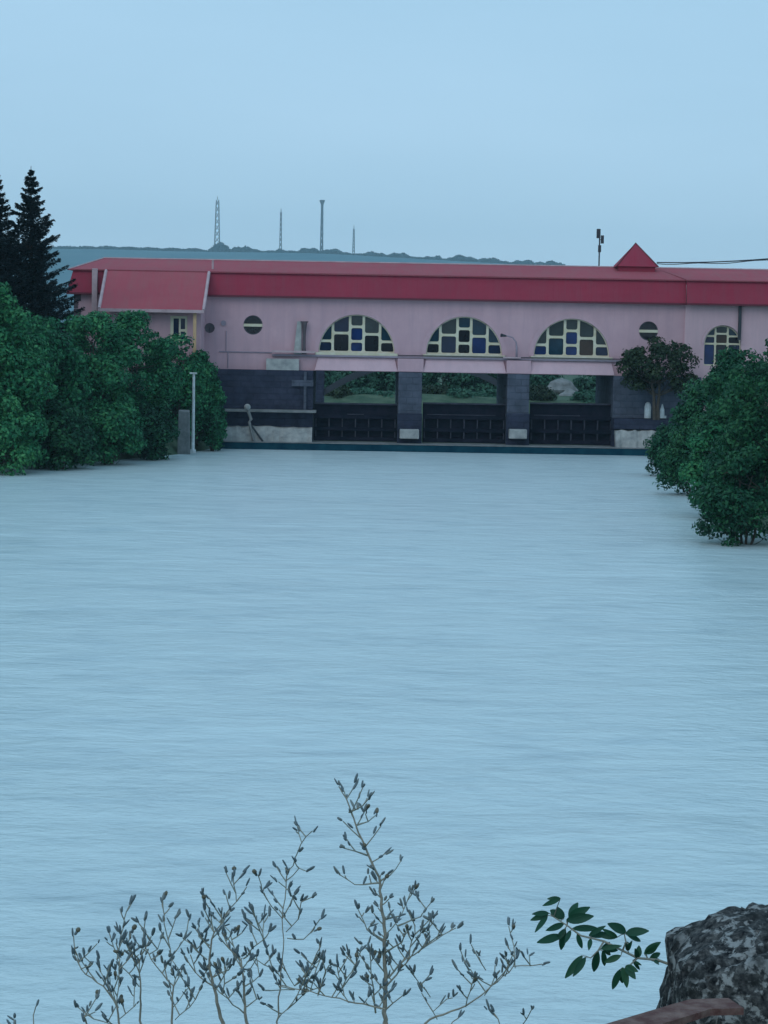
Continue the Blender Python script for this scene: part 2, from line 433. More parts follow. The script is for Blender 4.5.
def arched(u, z, r, cols, y0, mats_white, parent, VX=VX, HY=HY, ext=0.0):
    t = 0.105 * (r / 3.15) ** 0.5   # half muntin
    xs = [-1.0] + list(VX) + [1.0]
    frame = MB(); panes = MB()
    def dense(base, cnt):
        pts = []
        for i in range(len(base)):
            a, b = base[i], base[(i + 1) % len(base)]
            for j in range(cnt[i]): pts.append((a[0] + (b[0] - a[0]) * j / cnt[i], a[1] + (b[1] - a[1]) * j / cnt[i]))
        return pts
    NC = len(HY)
    for c in range(NC):
        X0, X1 = u + xs[c] * r, u + xs[c + 1] * r
        ys = [-ext / r] * (ext > 0) + [0.0] + list(HY[c]) + [1.0]
        for k in range(len(ys) - 1):
            Z0, Z1 = z + ys[k] * r, z + ys[k + 1] * r
            x0, x1 = X0 + (t if c else .05), X1 - (t if c < NC - 1 else .05)
            z0, z1 = Z0 + (t if k else t * 1.3), Z1 - (t if k < len(ys) - 2 else .0)
            base = rrect(x0, x1, z0, z1, 0.15 * (r / 3.15) ** .5)
            cnt = [max(1, int(math.hypot(base[i][0] - base[(i + 1) % 16][0], base[i][1] - base[(i + 1) % 16][1]) / 0.12)) for i in range(16)]
            hole = clip_circle(dense(base, cnt), u, z, r - .09)
            outer = clip_circle(dense(rrect(X0, X1, Z0, Z1, 0.001), cnt), u, z, r - .004)
            n = len(hole)
            vs = [(p[0], y0, p[1]) for p in outer] + [(p[0], y0, p[1]) for p in hole] + [(p[0], y0 + .1, p[1]) for p in hole]
            fs = []
            for i in range(n):
                q = (i + 1) % n
                fs += [(i, q, n + q, n + i), (n + i, n + q, 2 * n + q, 2 * n + i)]
            frame.add(vs, fs)
            panes.m = cols[c][k]
            tx, tz = rnd.uniform(-.02, .02), rnd.uniform(-.02, .02)
            cx_, cz_ = (X0 + X1) / 2, (Z0 + Z1) / 2
            ring = outer[::2]
            panes.add([(p[0], y0 + .12 + tx * (p[0] - cx_) + tz * (p[1] - cz_), p[1]) for p in ring], [tuple(range(len(ring)))])
    fr = frame.build('arched_window', mats_white, parent)
    panes.build('glazing', GM, fr)
    return fr
for i, (u, z, r) in enumerate(win):
    fr = arched(u, z, r, CW[i], 0.30, M['white'], gh)
    mb = MB(); mb.box(u - r - .25, u + r + .25, -0.22, 0.30, z - 0.22, z - 0.002); mb.build('sill', M['white'], fr, bevel=0.02)
arched(ua, za2 + 0.3, ra - .02, ((BU, NA, TE), (BL, BR, GR), (NA, BL, TE)), 0.1, M['white'], gh, (-.38, .30), ((.42,), (.55,), (.42,)), za2 + 0.3 - (za - 0.9) - .01)
for k, (u, z, r) in enumerate(ocu):
    ring = arc(u, z, r - .004, 0, 360, 28)[:-1]; inn = arc(u, z, r - 0.1, 0, 360, 28)[:-1]
    fr = plate('round_window', [ring, inn], 0.12, M['dark'], gh, y=0.1)
    mb = MB(); mb.box(u - r + .02, u + r - .02, 0.0, 0.1, z - 0.13, z + 0.10); mb.build('crossbar', M['white'], fr)
    mb = MB(); pts = arc(u, z, r - .05, 0, 360, 28)[:-1]
    mb.add([(a, 0.2, b) for a, b in pts], [tuple(range(28))]); mb.build('pane', M['g_black'], fr)

# ledge, aprons under the windows, pier caps
mb = MB()
zl = ZZ(464, 358)
mb.box(UU(272), UU(640), -0.3, -0.002, zl - 0.10, zl + 0.06)
mb.build('ledge', M['ledge'], gh, bevel=0.02)
mb = MB()
for k in range(4):
    mb.tube([(UU(398), -0.35 , zl + 0.13), (UU(640), -0.35, zl + 0.13)], 0.045, 6) if k == 0 else None
mb.build('conduit', M['dark'], gh)
for x0, x1 in ((315, 397.5), (423, 506), (529, 614)):
    a, b = UU(x0, 366), UU(x1, 366)
    z1 = zl - 0.13; z0 = zB + 0.05
    mb = MB()
    mb.add([(a + .25, -.05, z1), (b - .25, -.05, z1), (b, -.55, z0), (a, -.55, z0), (a + .25, -.003, z1 - .01), (b - .25, -.003, z1 - .01), (b, -.003, z0), (a, -.003, z0)],
           [(3, 2, 1, 0), (7, 4, 5, 6), (0, 4, 7, 3), (1, 2, 6, 5), (3, 7, 6, 2), (0, 1, 5, 4)])
    mb.build('apron_panel', M['plaster_pale'], gh)

# piers
sillz = 0.62
for x0, x1 in ((398, 421.5), (506.5, 528.5)):
    a, b = UU(x0, 400), UU(x1, 400)
    mb = MB()
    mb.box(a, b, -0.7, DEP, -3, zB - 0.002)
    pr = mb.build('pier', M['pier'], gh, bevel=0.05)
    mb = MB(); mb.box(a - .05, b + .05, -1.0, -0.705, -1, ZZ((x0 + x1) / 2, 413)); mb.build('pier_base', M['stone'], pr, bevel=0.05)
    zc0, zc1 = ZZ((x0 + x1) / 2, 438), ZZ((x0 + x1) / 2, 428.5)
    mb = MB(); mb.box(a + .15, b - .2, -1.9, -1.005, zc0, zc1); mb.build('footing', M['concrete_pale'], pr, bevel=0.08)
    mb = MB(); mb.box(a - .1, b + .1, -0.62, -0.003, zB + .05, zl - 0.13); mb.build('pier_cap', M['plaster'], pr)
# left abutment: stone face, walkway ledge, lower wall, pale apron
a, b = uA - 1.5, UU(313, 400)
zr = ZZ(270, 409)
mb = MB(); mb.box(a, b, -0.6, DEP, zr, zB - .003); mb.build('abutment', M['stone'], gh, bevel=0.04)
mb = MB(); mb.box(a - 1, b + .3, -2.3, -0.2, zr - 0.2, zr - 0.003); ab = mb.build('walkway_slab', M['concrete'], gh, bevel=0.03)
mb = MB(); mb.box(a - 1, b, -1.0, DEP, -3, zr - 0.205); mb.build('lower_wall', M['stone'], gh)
zp = ZZ(270, 425.5)
mb = MB(); 
def facing(x0, x1, zt):
    n = 26; vs = []
    for i in range(n + 1):
        x = x0 + (x1 - x0) * i / n; dz = rnd.uniform(-.14, .06); dy = rnd.uniform(-.12, .12)
        vs += [(x, -2.5 + dy, -1), (x, -2.1 + dy, zt * .55), (x, -1.7 + dy * .5, zt + dz), (x, -1.004, zt + dz * .5)]
    mb.add(vs, [(i * 4 + k, (i + 1) * 4 + k, (i + 1) * 4 + k + 1, i * 4 + k + 1) for i in range(n) for k in range(3)] + [(0, 1, 2, 3), tuple(n * 4 + k for k in (3, 2, 1, 0))])
facing(a - 1, b, zp)
mb.build('bank_facing', M['concrete_pale'], gh, bevel=0.08)
# pale box and dark niche at the left of the first sluice
mb = MB(); q0 = UZ(266, 371, -.65); q1 = UZ(299, 359, -.65)
mb.box(q0[0], q1[0], -0.55, -0.35, q0[1] + .02, q1[1]); mb.build('pale_panel', M['concrete_pale'], gh, bevel=.02)
mb = MB(); q0 = UZ(292, 371, -.6); q1 = UZ(313, 409, -.6)
mb.box(q0[0] + 1.0, q0[0] + 1.22, -0.9, -0.61, zr, zB - .1); mb.box(q0[0], q1[0], -.85, -.61, zB - 1.3, zB - .8)
mb.build('buttress', M['pier'], gh)
# right abutment
a2, b2 = uB - 0.06, UU(700, 400)
z5 = ZZ(630, 418); z6 = ZZ(630, 428.5)
mb = MB(); mb.box(a2, b2, -0.5, DEP, z5, zB - .003); mb.build('abutment', M['pier'], gh, bevel=.04)
mb = MB(); mb.box(a2 - .0, b2, -1.7, DEP, z6, z5 - .003); mb.build('walkway_slab', M['stone'], gh, bevel=.04)
mb = MB()
facing(a2 + .1, b2, z6 - .05)
mb.build('bank_facing', M['concrete_pale'], gh, bevel=.08)
mb = MB(); mb.box(a2, b2, -1.0, DEP, -3, z6 - .004); mb.build('lower_wall', M['stone'], gh)
# low sill in front of the gates
mb = MB(); mb.box(UU(205, 443), UU(652, 443), -3.0, -1.0, -2, sillz - 0.07); mb.build('sill_wall', M['sill_dark'], gh, bevel=.03)
mb = MB(); mb.box(UU(205, 443), UU(652, 443), -3.05, 1.0, sillz - 0.066, sillz); mb.build('sill_coping', M['concrete'], gh, bevel=.02)

# roof: dark mansard skirt, low upper slope, hipped left end
def mansard(x0, x1, yo, left=True, name='mansard', lbl=None):
    mb = MB()
    o = 0.55
    lx = x0 - o if left else x0
    mb.add([(lx, yo - o, zE), (x1, yo - o, zE), (x1, yo - .1, zM), (x0 - (.1 if left else 0), yo - .1, zM),
            ] + ([(lx, DEP + .8, zE), (x0 - .1, DEP, zM)] if left else []),
           [(0, 1, 2, 3)] + ([(4, 0, 3, 5)] if left else []))
    ob = mb.build(name, M['mansard'], gh)
    so = ob.modifiers.new('solid', 'SOLIDIFY'); so.thickness = 0.06; so.offset = -1
    mb = MB(); mb.box(lx - .03, x1, yo - o - .05, yo - o + .1, zE - .16, zE - .004)
    mb.box(lx, x1, yo - .3, yo - .0, zM + .002, zM + .10)
    mb.build('roof_trim', M['trim'], ob)
    mb = MB(); mb.box(lx + .1, x1, yo - o + .12, yo - .005, zE - .1, zE - .04); mb.build('soffit', M['plaster'], ob)
    return ob
mansard(uL, uW, 0.0)
tag(mansard(uW, uR, -0.35, False), 'right wing mansard, slightly lighter red')
WR = 7.0
zR = ZZ(400, 263.5, WR)
uH = UU(104, 262, WR)
mb = MB()
e = 0.32
z0 = zM + 0.08
mb.add([(uL - .4, -e, z0), (uW, -e, z0), (uW, WR, zR), (uH, WR, zR), (uL - .4, DEP + .4, z0), (uW, DEP + .4, z0)],
       [(0, 1, 2, 3), (0, 3, 4), (3, 2, 5, 4)])
mb.add([(uW, -e - .35, z0), (uR + .4, -e - .35, z0), (uR + .4, WR, zR), (UU(655, 262, WR), WR, zR), (uW, -e, z0)],
       [(0, 1, 2, 3), (4, 0, 3)])
mb.add([(uW, WR, zR), (uR + .4, WR, zR), (uR + .4, DEP + .4, z0), (uW, DEP + .4, z0)], [(0, 1, 2, 3)])
rf = mb.build('roof', M['roof'], gh)
so = rf.modifiers.new('solid', 'SOLIDIFY'); so.thickness = 0.08; so.offset = -1
mb = MB(); mb.tube([(uH, WR, zR + .03), (uR, WR, zR + .03)], 0.08, 6); mb.tube([(uH, WR, zR + .03), (uL - .4, -e, z0 + .03)], .06, 6)
mb.build('ridge_cap', M['gutter'], rf)
# little pyramid turret
tu, tz = UZ(635, 266, 6.0); ap = ZZ(635, 243, 6.0); hw = 20.5 / F * 189
mb = MB(); mb.add([(tu - hw, 6 - hw, tz - .1), (tu + hw, 6 - hw, tz - .1), (tu + hw, 6 + hw, tz - .1), (tu - hw, 6 + hw, tz - .1), (tu, 6, ap)],
                  [(0, 1, 4), (1, 2, 4), (2, 3, 4), (3, 0, 4), (3, 2, 1, 0)])
tr = mb.build('turret_roof', M['mansard'], gh)
mb = MB(); mb.box(tu - hw + .25, tu + hw - .25, 6 - hw + .25, 6 + hw - .25, zR - 1.2, tz - .13); mb.build('turret_base', M['mansard'], tr)
mb = MB(); mb.tube([(tu - hw, 6 - hw, tz - .09), (tu, 6, ap), (tu + hw, 6 - hw, tz - .09)], .06, 6); mb.build('turret_trim', M['trim'], tr)
# small pale vent pipe on roof above the annex
mb = MB(); q = UZ(213, 266, 1.5); mb.tube([(q[0], 1.2, z0), (q[0], 1.2, z0 + 1.0)], .09, 8); mb.build('vent_pipe', M['gutter'], rf)
# quoins at the left corner
mb = MB()
for k in range(16):
    z = GZ + k * 0.62; l = 0.55 if k % 2 else 0.3
    if z + .5 < zE: mb.box(uL - .04, uL + l, -.06, -.003, z, z + .56)
mb.build('quoins', M['quoin'], gh)
# downpipes
mb = MB(); u = UU(95.5); mb.box(u - .22, u + .22, -1.0, -0.6, 5, zM + .15); mb.build('downpipe', M['gutter'], gh, bevel=.03)
mb = MB(); u = UU(738); mb.tube([(u, -.45, zE + .1), (u, -.45, ZZ(738, 340))], .14, 8); mb.build('downpipe', M['dark'], gh)
# wall conduit line, vent
mb = MB(); z = ZZ(245, 352); mb.tube([(UU(219), -.05, z), (UU(272), -.05, z)], .05, 6)
mb.tube([(UU(228), -.05, z), (UU(228), -.05, zB + .1)], .04, 6); mb.tube([(UU(226), -.05, z), (UU(226), -.05, ZZ(226, 331))], .03, 6); mb.build('conduit', M['ledge'], gh)
mb = MB(); u, z = UZ(223.5, 323); mb.tube([(u, -.12, z), (u, -.003, z)], .22, 10); mb.build('wall_vent', M['ledge'], gh)
mb = MB(); q0 = UZ(272, 355, -.4); q1 = UZ(315, 353, -.4)
mb.box(q0[0], q1[0], -.75, -.36, zl + .2, zl + .36); mb.build('shelf', M['gutter'], gh)

# annex with lean-to roof
an0, an1 = UU(110, 330, -4.6), UU(201, 330, -4.6)
zg, zt = ZZ(150, 309.5, -5.7), ZZ(150, 271.5, -.4)
mb = MB()
ea0, ea1 = UU(99, 309, -5.7), UU(203.5, 309, -5.7)
ta0, ta1 = UU(106, 271, -.4), UU(209, 272, -.4)
mb.add([(ea0, -5.7, zg), (ea1, -5.7, zg), (ta1, -.4, zt), (ta0, -.4, zt)], [(0, 1, 2, 3)])
ar = mb.build('annex_roof', M['roof'], gh)
so = ar.modifiers.new('solid', 'SOLIDIFY'); so.thickness = 0.14; so.offset = -1
mb = MB(); mb.box(ea0 - .05, ea1 + .05, -5.9, -5.705, zg - .22, zg + .03)
for (e0, t0) in ((ea0, ta0), (ea1, ta1)):
    mb.tube([(e0, -5.7, zg + .02), (t0, -.4, zt + .02)], .13, 6)
mb.build('gutter', M['gutter'], ar)
q0 = UZ(170, 342, -4.6); q1 = UZ(187.5, 316, -4.6)
loops = [[(an0, 1.5), (an1, 1.5), (an1, zg + .3), (an0, zg + .3)], [(q0[0], q0[1]), (q1[0], q0[1]), (q1[0], q1[1]), (q0[0], q1[1])]]
aw = plate('annex_wall', loops, .3, M['plaster'], gh, y=-4.6)
mb = MB()
for s in (an0, an1 - .3):
    mb.add([(s, -4.297, 1.5), (s + .3, -4.297, 1.5), (s + .3, -.003, 1.5), (s, -.003, 1.5), (s, -4.297, zg + .6), (s + .3, -4.297, zg + .6), (s + .3, -.003, zt - .5), (s, -.003, zt - .5)],
           [(0, 3, 2, 1), (4, 5, 6, 7), (0, 1, 5, 4), (1, 2, 6, 5), (2, 3, 7, 6), (3, 0, 4, 7)])
mb.build('annex_side', M['plaster'], gh)
wx0, wx1, wz0, wz1 = q0[0] + .01, q1[0] - .01, q0[1] + .01, q1[1] - .01
xm = (wx0 + wx1) / 2; zm = wz0 + (wz1 - wz0) * .45
def rect(a, b, c, d): return [(a, c), (b, c), (b, d), (a, d)]
fr = plate('annex_window', [rect(wx0, wx1, wz0, wz1), rect(wx0 + .25, xm + .0, wz0 + .2, wz1 - .2), rect(xm + .15, wx1 - .18, wz0 + .2, zm - .1), rect(xm + .15, wx1 - .18, zm + .1, wz1 - .2)], .12, M['white'], aw, y=-4.6 + .06)
mb = MB(); mb.add([(wx0, -4.48, wz0), (wx1, -4.48, wz0), (wx1, -4.48, wz1), (wx0, -4.48, wz1)], [(0, 1, 2, 3)])
mb.build('annex_glazing', M['g_navy'], gh)
mb = MB(); u = UU(195, 320, -5.2); mb.box(u - .13, u + .13, -5.5, -5.24, 1.5, zg - .05); mb.build('annex_post', M['post'], gh, bevel=.02)

# ------------------------------------------------------------------ sluice gates (each lifts on its own)
def inloc(u, wd, z):
    c, s = math.cos(PSI), math.sin(PSI)
    return Vector((u * c - wd * s, D + u * s + wd * c, z))
for k, (x0, x1, lab) in enumerate(((313.5, 397.5, 'dark steel sluice gate left of both stone piers'),
                              (422, 506, 'dark steel sluice gate between the two stone piers'),
                              (529, 613, 'dark steel sluice gate right of both stone piers'))):
    a, b = UU(x0, 420, 1.0) + .05, UU(x1, 420, 1.0) - .05
    cx = (a + b) / 2; hw_ = (b - a) / 2
    t = thing('sluice_gate', inloc(cx, 1.0, sillz), lab, 'sluice gate', 'steel sluice gates under the pink gatehouse', PSI)
    zt_ = ZZ((x0 + x1) / 2, 403, 1.0) - sillz
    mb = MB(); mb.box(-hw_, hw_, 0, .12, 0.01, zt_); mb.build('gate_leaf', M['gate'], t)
    zs = (0.15, zt_ * .30, zt_ * .62, zt_ - .14)
    for z in zs[:3]:
        mb = MB(); mb.box(-hw_, hw_, -.42, -.003, z, z + .14); mb.box(-hw_, hw_, -.46, -.422, z - .08, z + .22)
        mb.build('girder', M['gate'], t)
    mb = MB(); mb.box(-hw_, hw_, -.30, -.003, zt_ - .13, zt_ - .003); mb.build('top_flange', M['gate_edge'], t)
    mb = MB(); nrib = 7
    for i in range(nrib):
        x = -hw_ + .15 + (2 * hw_ - .3) * i / (nrib - 1)
        mb.box(x - .05, x + .05, -.36, -.004, .1, zt_ * .62)
    mb.build('ribs', M['gate_edge'], t)
    mb = MB(); z = zt_ * .62 + .25
    mb.box(-hw_ * (.9 if k != 0 else .2), hw_ * (.75 if k == 1 else .2), -.55, -.35, z, z + .06); mb.build('step_plate', M['gate_edge'], t)

# ------------------------------------------------------------------ small fittings on or by the building
g = M['dark']
def on_wall(px, py, wd=0.0):
    u, z = UZ(px, py, wd); return inloc(u, wd, z)
p0 = on_wall(516.5, 357, -.5)
t = thing('gooseneck_lamp', p0, 'bent grey lamp post with a gooseneck arm between the second and third arched windows', 'lamp')
mb = MB(); mb.tube([(0, 0, 0), (0, 0, .7), (-.05, 0, 1.2), (-.35, -.1, 1.6), (-.8, -.25, 1.72), (-1.0, -.3, 1.72)], [.09, .08, .06, .05, .05, .05], 8, True)
mb.build('post', M['ledge'], t, smooth=True)
mb = MB(); mb.tube([(-.9, -.28, 1.72), (-1.35, -.42, 1.78)], [.07, .15], 8); mb.build('lamp_head', M['dark'], t)
mb = MB(); mb.box(-1.1, .35, -.25, .05, -.12, .0); mb.build('base_plate', M['gutter'], t)
p0 = on_wall(304, 354, -.5)
t = thing('hoist_post', p0, 'short dark waisted post on the ledge beside the first arched window', 'post')
mb = MB(); mb.tube([(0, 0, 0), (0, 0, .5), (0, 0, 1.6), (0, 0, 2.4), (0, 0, 2.62)], [.2, .13, .12, .2, .26], 8); mb.build('shaft', M['quoin'], t, smooth=True)
mb = MB(); mb.box(-.32, .32, -.15, .15, 2.62, 2.70); mb.build('cap', M['quoin'], t)
p0 = on_wall(297.5, 354, -.3)
mb = MB(); mb.add([(-.32, -.1, 0), (.32, -.1, 0), (.32, .1, 0), (-.32, .1, 0), (-.05, -.08, 2.7), (.3, -.08, 2.7), (.3, .08, 2.7), (-.05, .08, 2.7)],
                  [(0, 3, 2, 1), (4, 5, 6, 7), (0, 1, 5, 4), (1, 2, 6, 5), (2, 3, 7, 6), (3, 0, 4, 7)])
o = mb.build('marker_board', M['concrete_pale'], None, bevel=.02); o.location = p0
tag(o, 'pale tapering upright board on the ledge left of the dark waisted post', 'board')
p0 = on_wall(210, 328, -.7)
t = thing('satellite_dish', p0, 'small dark dish on the pink wall just right of the red lean-to roof', 'satellite dish')
mb = MB(); rg = []
for j in range(5):
    rr = .42 * j / 4
    rg.append([(rr * math.cos(k * math.pi / 6), .15 * (rr / .42) ** 2 * -1 - .2, rr * math.sin(k * math.pi / 6)) for k in range(12)])
vs = [p for q in rg for p in q]; fs = [(j * 12 + k, j * 12 + (k + 1) % 12, (j + 1) * 12 + (k + 1) % 12, (j + 1) * 12 + k) for j in range(4) for k in range(12)]
mb.add(vs, fs); mb.build('dish', M['quoin'], t)
mb = MB(); mb.tube([(0, -.2, 0), (0, .3, -.1), (0, .68, -.1)], .05, 6); mb.tube([(0, -.2, -.3), (0, -.65, 0)], .025, 6); mb.build('bracket', M['dark'], t)

# leaning prop with round head by the left abutment
c0 = at(252, 441, D - 2.4); c1 = at(247, 406, D - 2.4)
t = thing('leaning_prop', (c0.x, c0.y, sillz), 'leaning weathered pipe with a round pale cap at the left end of the dam', 'pipe')
h_ = c1.z - sillz
mb = MB(); mb.tube([(.15, 0, 0), (-.25, 0, h_ * .55), (-.1, 0, h_ * .62), (-.4, 0, h_ - .25)], [.12, .12, .13, .13], 8); mb.build('pipe', M['concrete'], t)
bm = bmesh.new(); bmesh.ops.create_uvsphere(bm, u_segments=14, v_segments=8, radius=.28)
me = bpy.data.meshes.new('cap'); bm.to_mesh(me); bm.free(); me.materials.append(M['concrete_pale'])
o = bpy.data.objects.new('cap', me); o.parent = t; o.location = (-.42, 0, h_ - .1); COL.objects.link(o)
mb = MB(); mb.tube([(.9, 0, 0), (-.15, 0, 1.4)], .08, 6); mb.build('strut', M['dark'], t)

# roof antenna mast
p0 = inloc(UU(599, 264, 8), 8, zR - .4)
t = thing('antenna_mast', p0, 'thin mast with grey panel antennas behind the roof near the pyramid turret', 'antenna')
mb = MB(); mb.tube([(0, 0, 0), (0, 0, ZZ(599, 229, 8) - p0.z)], .06, 8); mb.build('mast', M['dark'], t)
ht = ZZ(599, 229, 8) - p0.z
for dx, z0_, z1_, wd_ in ((-.12, ht - .8, ht, .17), (.22, ht - 1.25, ht - .55, .13), (.0, ht - 2.0, ht - 1.4, .13)):
    mb = MB(); mb.box(dx - wd_, dx + wd_, -.25, -.1, z0_, z1_); mb.tube([(0, 0, (z0_ + z1_) / 2), (dx, -.15, (z0_ + z1_) / 2)], .03, 6); mb.build('antenna_panel', M['dark'], t, bevel=.02)

# overhead cable to a pole outside the frame
A = inloc(tu + hw, 5, ZZ(657, 262.5, 5)); B = at(900, 243, 150)
pole_top = B
mb = MB(); pts = []
for i in range(25):
    s = i / 24; p = A.lerp(B, s); p.z -= 1.0 * 4 * s * (1 - s) * .4; pts.append(p)
mb.tube(pts, .055, 6)
mb.tube([p + Vector((0, .1, -.10 - .05 * math.sin(i))) for i, p in enumerate(pts)], .035, 6)
tag(mb.build('overhead_cable', M['dark']), 'dark overhead cable running right from the pyramid turret', 'cable')

# ------------------------------------------------------------------ lamp post and block on the left bank
def ground_z(x, y): return 1.0
p = at(193, 449, 169)
t = thing('lamp_post', (p.x, 169, .2), 'slim pale lamp post standing at the water edge before the left bushes', 'lamp post')
top = at(193, 374, 169).z - .2
mb = MB(); mb.tube([(0, 0, 0), (0, 0, .25), (0, 0, .26), (0, 0, top)], [.22, .22, .13, .10], 8); mb.build('pole', M['white_pole'], t)
mb = MB(); mb.box(-.32, .25, -.12, .12, top, top + .12); mb.build('lamp_head', M['white_pole'], t, bevel=.03)
q0 = at(177, 447, 170.5); q1 = at(190.5, 410, 170.5)
mb = MB()
mb.add([(q0.x, 170.2, -1), (q1.x, 170.2, -1), (q1.x, 171.2, -1), (q0.x, 171.2, -1), (q0.x + .1, 170.3, q1.z), (q1.x - .1, 170.3, q1.z - .15), (q1.x - .1, 171.1, q1.z), (q0.x + .1, 171.1, q1.z)],
       [(0, 3, 2, 1), (4, 5, 6, 7), (0, 1, 5, 4), (1, 2, 6, 5), (2, 3, 7, 6), (3, 0, 4, 7)])
o = mb.build('concrete_block', M['concrete'], None, bevel=.08)
tag(o, 'weathered concrete block rising from the water edge beside the pale lamp post', 'concrete block')
# white bust-like stone and low posts by the tree on the right abutment
for (px, py0, py1, hwm, lab) in ((647.5, 418, 402, .28, 'white round-topped stone marker left of the abutment tree trunk'), (662, 418, 404, .2, 'small white pointed marker right of the abutment tree trunk')):
    b0 = at(px, py0, D - 1.0); b1 = at(px, py1, D - 1.0)
    mb = MB(); h_ = b1.z - b0.z
    if hwm > .25: mb.tube([(0, 0, 0), (0, 0, h_ * .7), (0, 0, h_ * .9), (0, 0, h_)], [hwm, hwm, hwm * .75, .08], 10)
    else: mb.tube([(0, 0, 0), (0, 0, .2), (0, 0, .21), (0, 0, h_ * .6), (0, 0, h_)], [hwm * 1.8, hwm * 1.8, hwm, hwm * .9, .04], 10)
    o = mb.build('stone_marker', M['white_pole'], None, smooth=False); o.location = (b0.x, D - 1.0, ZZ(px, 418, -1)); tag(o, lab, 'stone marker')

# ------------------------------------------------------------------ trees
def leaves_mesh(name, P, N, size, aspect, material, rs):
    """P (n,3) positions, N (n,3) normals: one pointed leaf-like quad each"""
    n = len(P)
    rv = rs.normal(size=(n, 3))
    T = np.cross(N, rv); T /= np.linalg.norm(T, axis=1)[:, None] + 1e-9
    B = np.cross(N, T)
    s = size * rs.uniform(.6, 1.35, n)[:, None]
    V = np.empty((n, 4, 3))
    V[:, 0] = P - T * s; V[:, 1] = P - B * s * aspect + N * s * .15
    V[:, 2] = P + T * s; V[:, 3] = P + B * s * aspect + N * s * .15
    me = bpy.data.meshes.new(name)
    me.vertices.add(n * 4); me.vertices.foreach_set('co', V.reshape(-1).astype(np.float32))
    me.loops.add(n * 4); me.loops.foreach_set('vertex_index', np.arange(n * 4, dtype=np.int32))
    me.polygons.add(n); me.polygons.foreach_set('loop_start', np.arange(0, n * 4, 4, dtype=np.int32))
    me.materials.append(material); me.update(calc_edges=True)
    return me

def crown_mesh(name, rx, ry, z0, z1, seed, material, nleaf=14000, leaf=.16, nclump=60, cr_=(.55, 1.1), skirt=0.0, density_in=.15):
    """uneven crown: many leaf clumps through an ellipsoid-like volume; skirt keeps it wide down to the ground"""
    rs = np.random.RandomState(seed)
    C, Rr = [], []
    lean = rs.uniform(-.25, .25, 2)
    hz = (z1 - z0) / 2; zc = (z0 + z1) / 2
    while len(C) < nclump:
        d = rs.normal(size=3); d /= np.linalg.norm(d)
        q = rs.uniform(.5, 1.0) ** .5
        wide = 1.0
        x, y, z = d * q
        if skirt and z < 0:
            k = math.sqrt(max(1 - z * z, .05)); wide = (1 - skirt) + skirt / max(k, .35)
        r_ = rs.uniform(*cr_) * (1.15 - .35 * abs(z))
        C.append((x * wide * (rx - r_ * .5) * (1 + lean[0] * z) , y * wide * (ry - r_ * .5) * (1 + lean[1] * z), zc + z * (hz - r_ * .4))); Rr.append(r_)
    C = np.array(C); Rr = np.array(Rr)
    wt = Rr ** 2; wt /= wt.sum()
    idx = rs.choice(len(C), nleaf, p=wt)
    d = rs.normal(size=(nleaf, 3)); d[:, 2] += .35; d /= np.linalg.norm(d, axis=1)[:, None]
    q = rs.uniform(.55, 1.0, nleaf) ** .6 * (1 + .12 * rs.normal(size=nleaf))
    P = C[idx] + d * (Rr[idx] * q)[:, None] * np.array([1.1, 1.1, .8])
    N = d * .9 + rs.normal(size=(nleaf, 3)) * .45; N[:, 2] += .25
    N /= np.linalg.norm(N, axis=1)[:, None]
    return leaves_mesh(name, P, N, leaf, .55, material, rs), C

def limb_mesh(C, h0, z1, rad, seed, nst=1, spread=.3, bark='bark'):
    rs = random.Random(seed); mb = MB()
    tops = []
    for s in range(nst):
        bx, by = (rs.uniform(-spread, spread), rs.uniform(-spread, spread)) if nst > 1 else (0, 0)
        tx, ty = bx * 3 + rs.uniform(-.3, .3), by * 3 + rs.uniform(-.3, .3)
        pts = [Vector((bx + (tx - bx) * k / 5 + rs.uniform(-.08, .08), by + (ty - by) * k / 5, h0 + (z1 - h0) * k / 5)) for k in range(6)]
        mb.tube(pts, [rad * (1 - .15 * k) for k in range(6)], 7); tops.append(pts)
    for c in list(C)[:22]:
        pts = rs.choice(tops); k = min(range(6), key=lambda i: abs(pts[i].z - (c[2] - 1.2)))
        a = pts[k]; c = Vector(c); m_ = a.lerp(c, .5) + Vector((0, 0, -.15))
        mb.tube([a, m_, c], [rad * .35, rad * .22, rad * .08], 5)
    return mb

PROTO = {}
def tree(name, x, y, zb, rx, ry, ztop, zlow, label, cat, mat_, group=None, seed=1, n=14000, leaf=.16, nclump=60, cr_=(.55, 1.1), skirt=0.0, rad=.16, nst=3, part='crown'):
    t = thing(name, (x, y, zb), label, cat, group)
    me, C = crown_mesh(part, rx, ry, zlow - zb, ztop - zb, seed, mat_, n, leaf, nclump, cr_, skirt)
    o = bpy.data.objects.new(part, me); COL.objects.link(o); o.parent = t
    limb_mesh(C, -.3, (ztop - zb) * .72, rad, seed, nst).build('trunk', M['bark'], t)
    return t

def bank_tree(px, ptop, pbot, Y, hwpx, label, mat_, seed, name='willow_tree', cat='tree', group=None, zb=None, depth=None, **kw):
    a = at(px, ptop, Y); b = at(px, pbot, Y)
    rx = hwpx / F * Y
    zb_ = max(b.z, 0.0) if zb is None else zb
    return tree(name, a.x, Y, zb_, rx, depth or min(rx, 3.4), a.z, b.z, label, cat, mat_, group, seed, **kw)

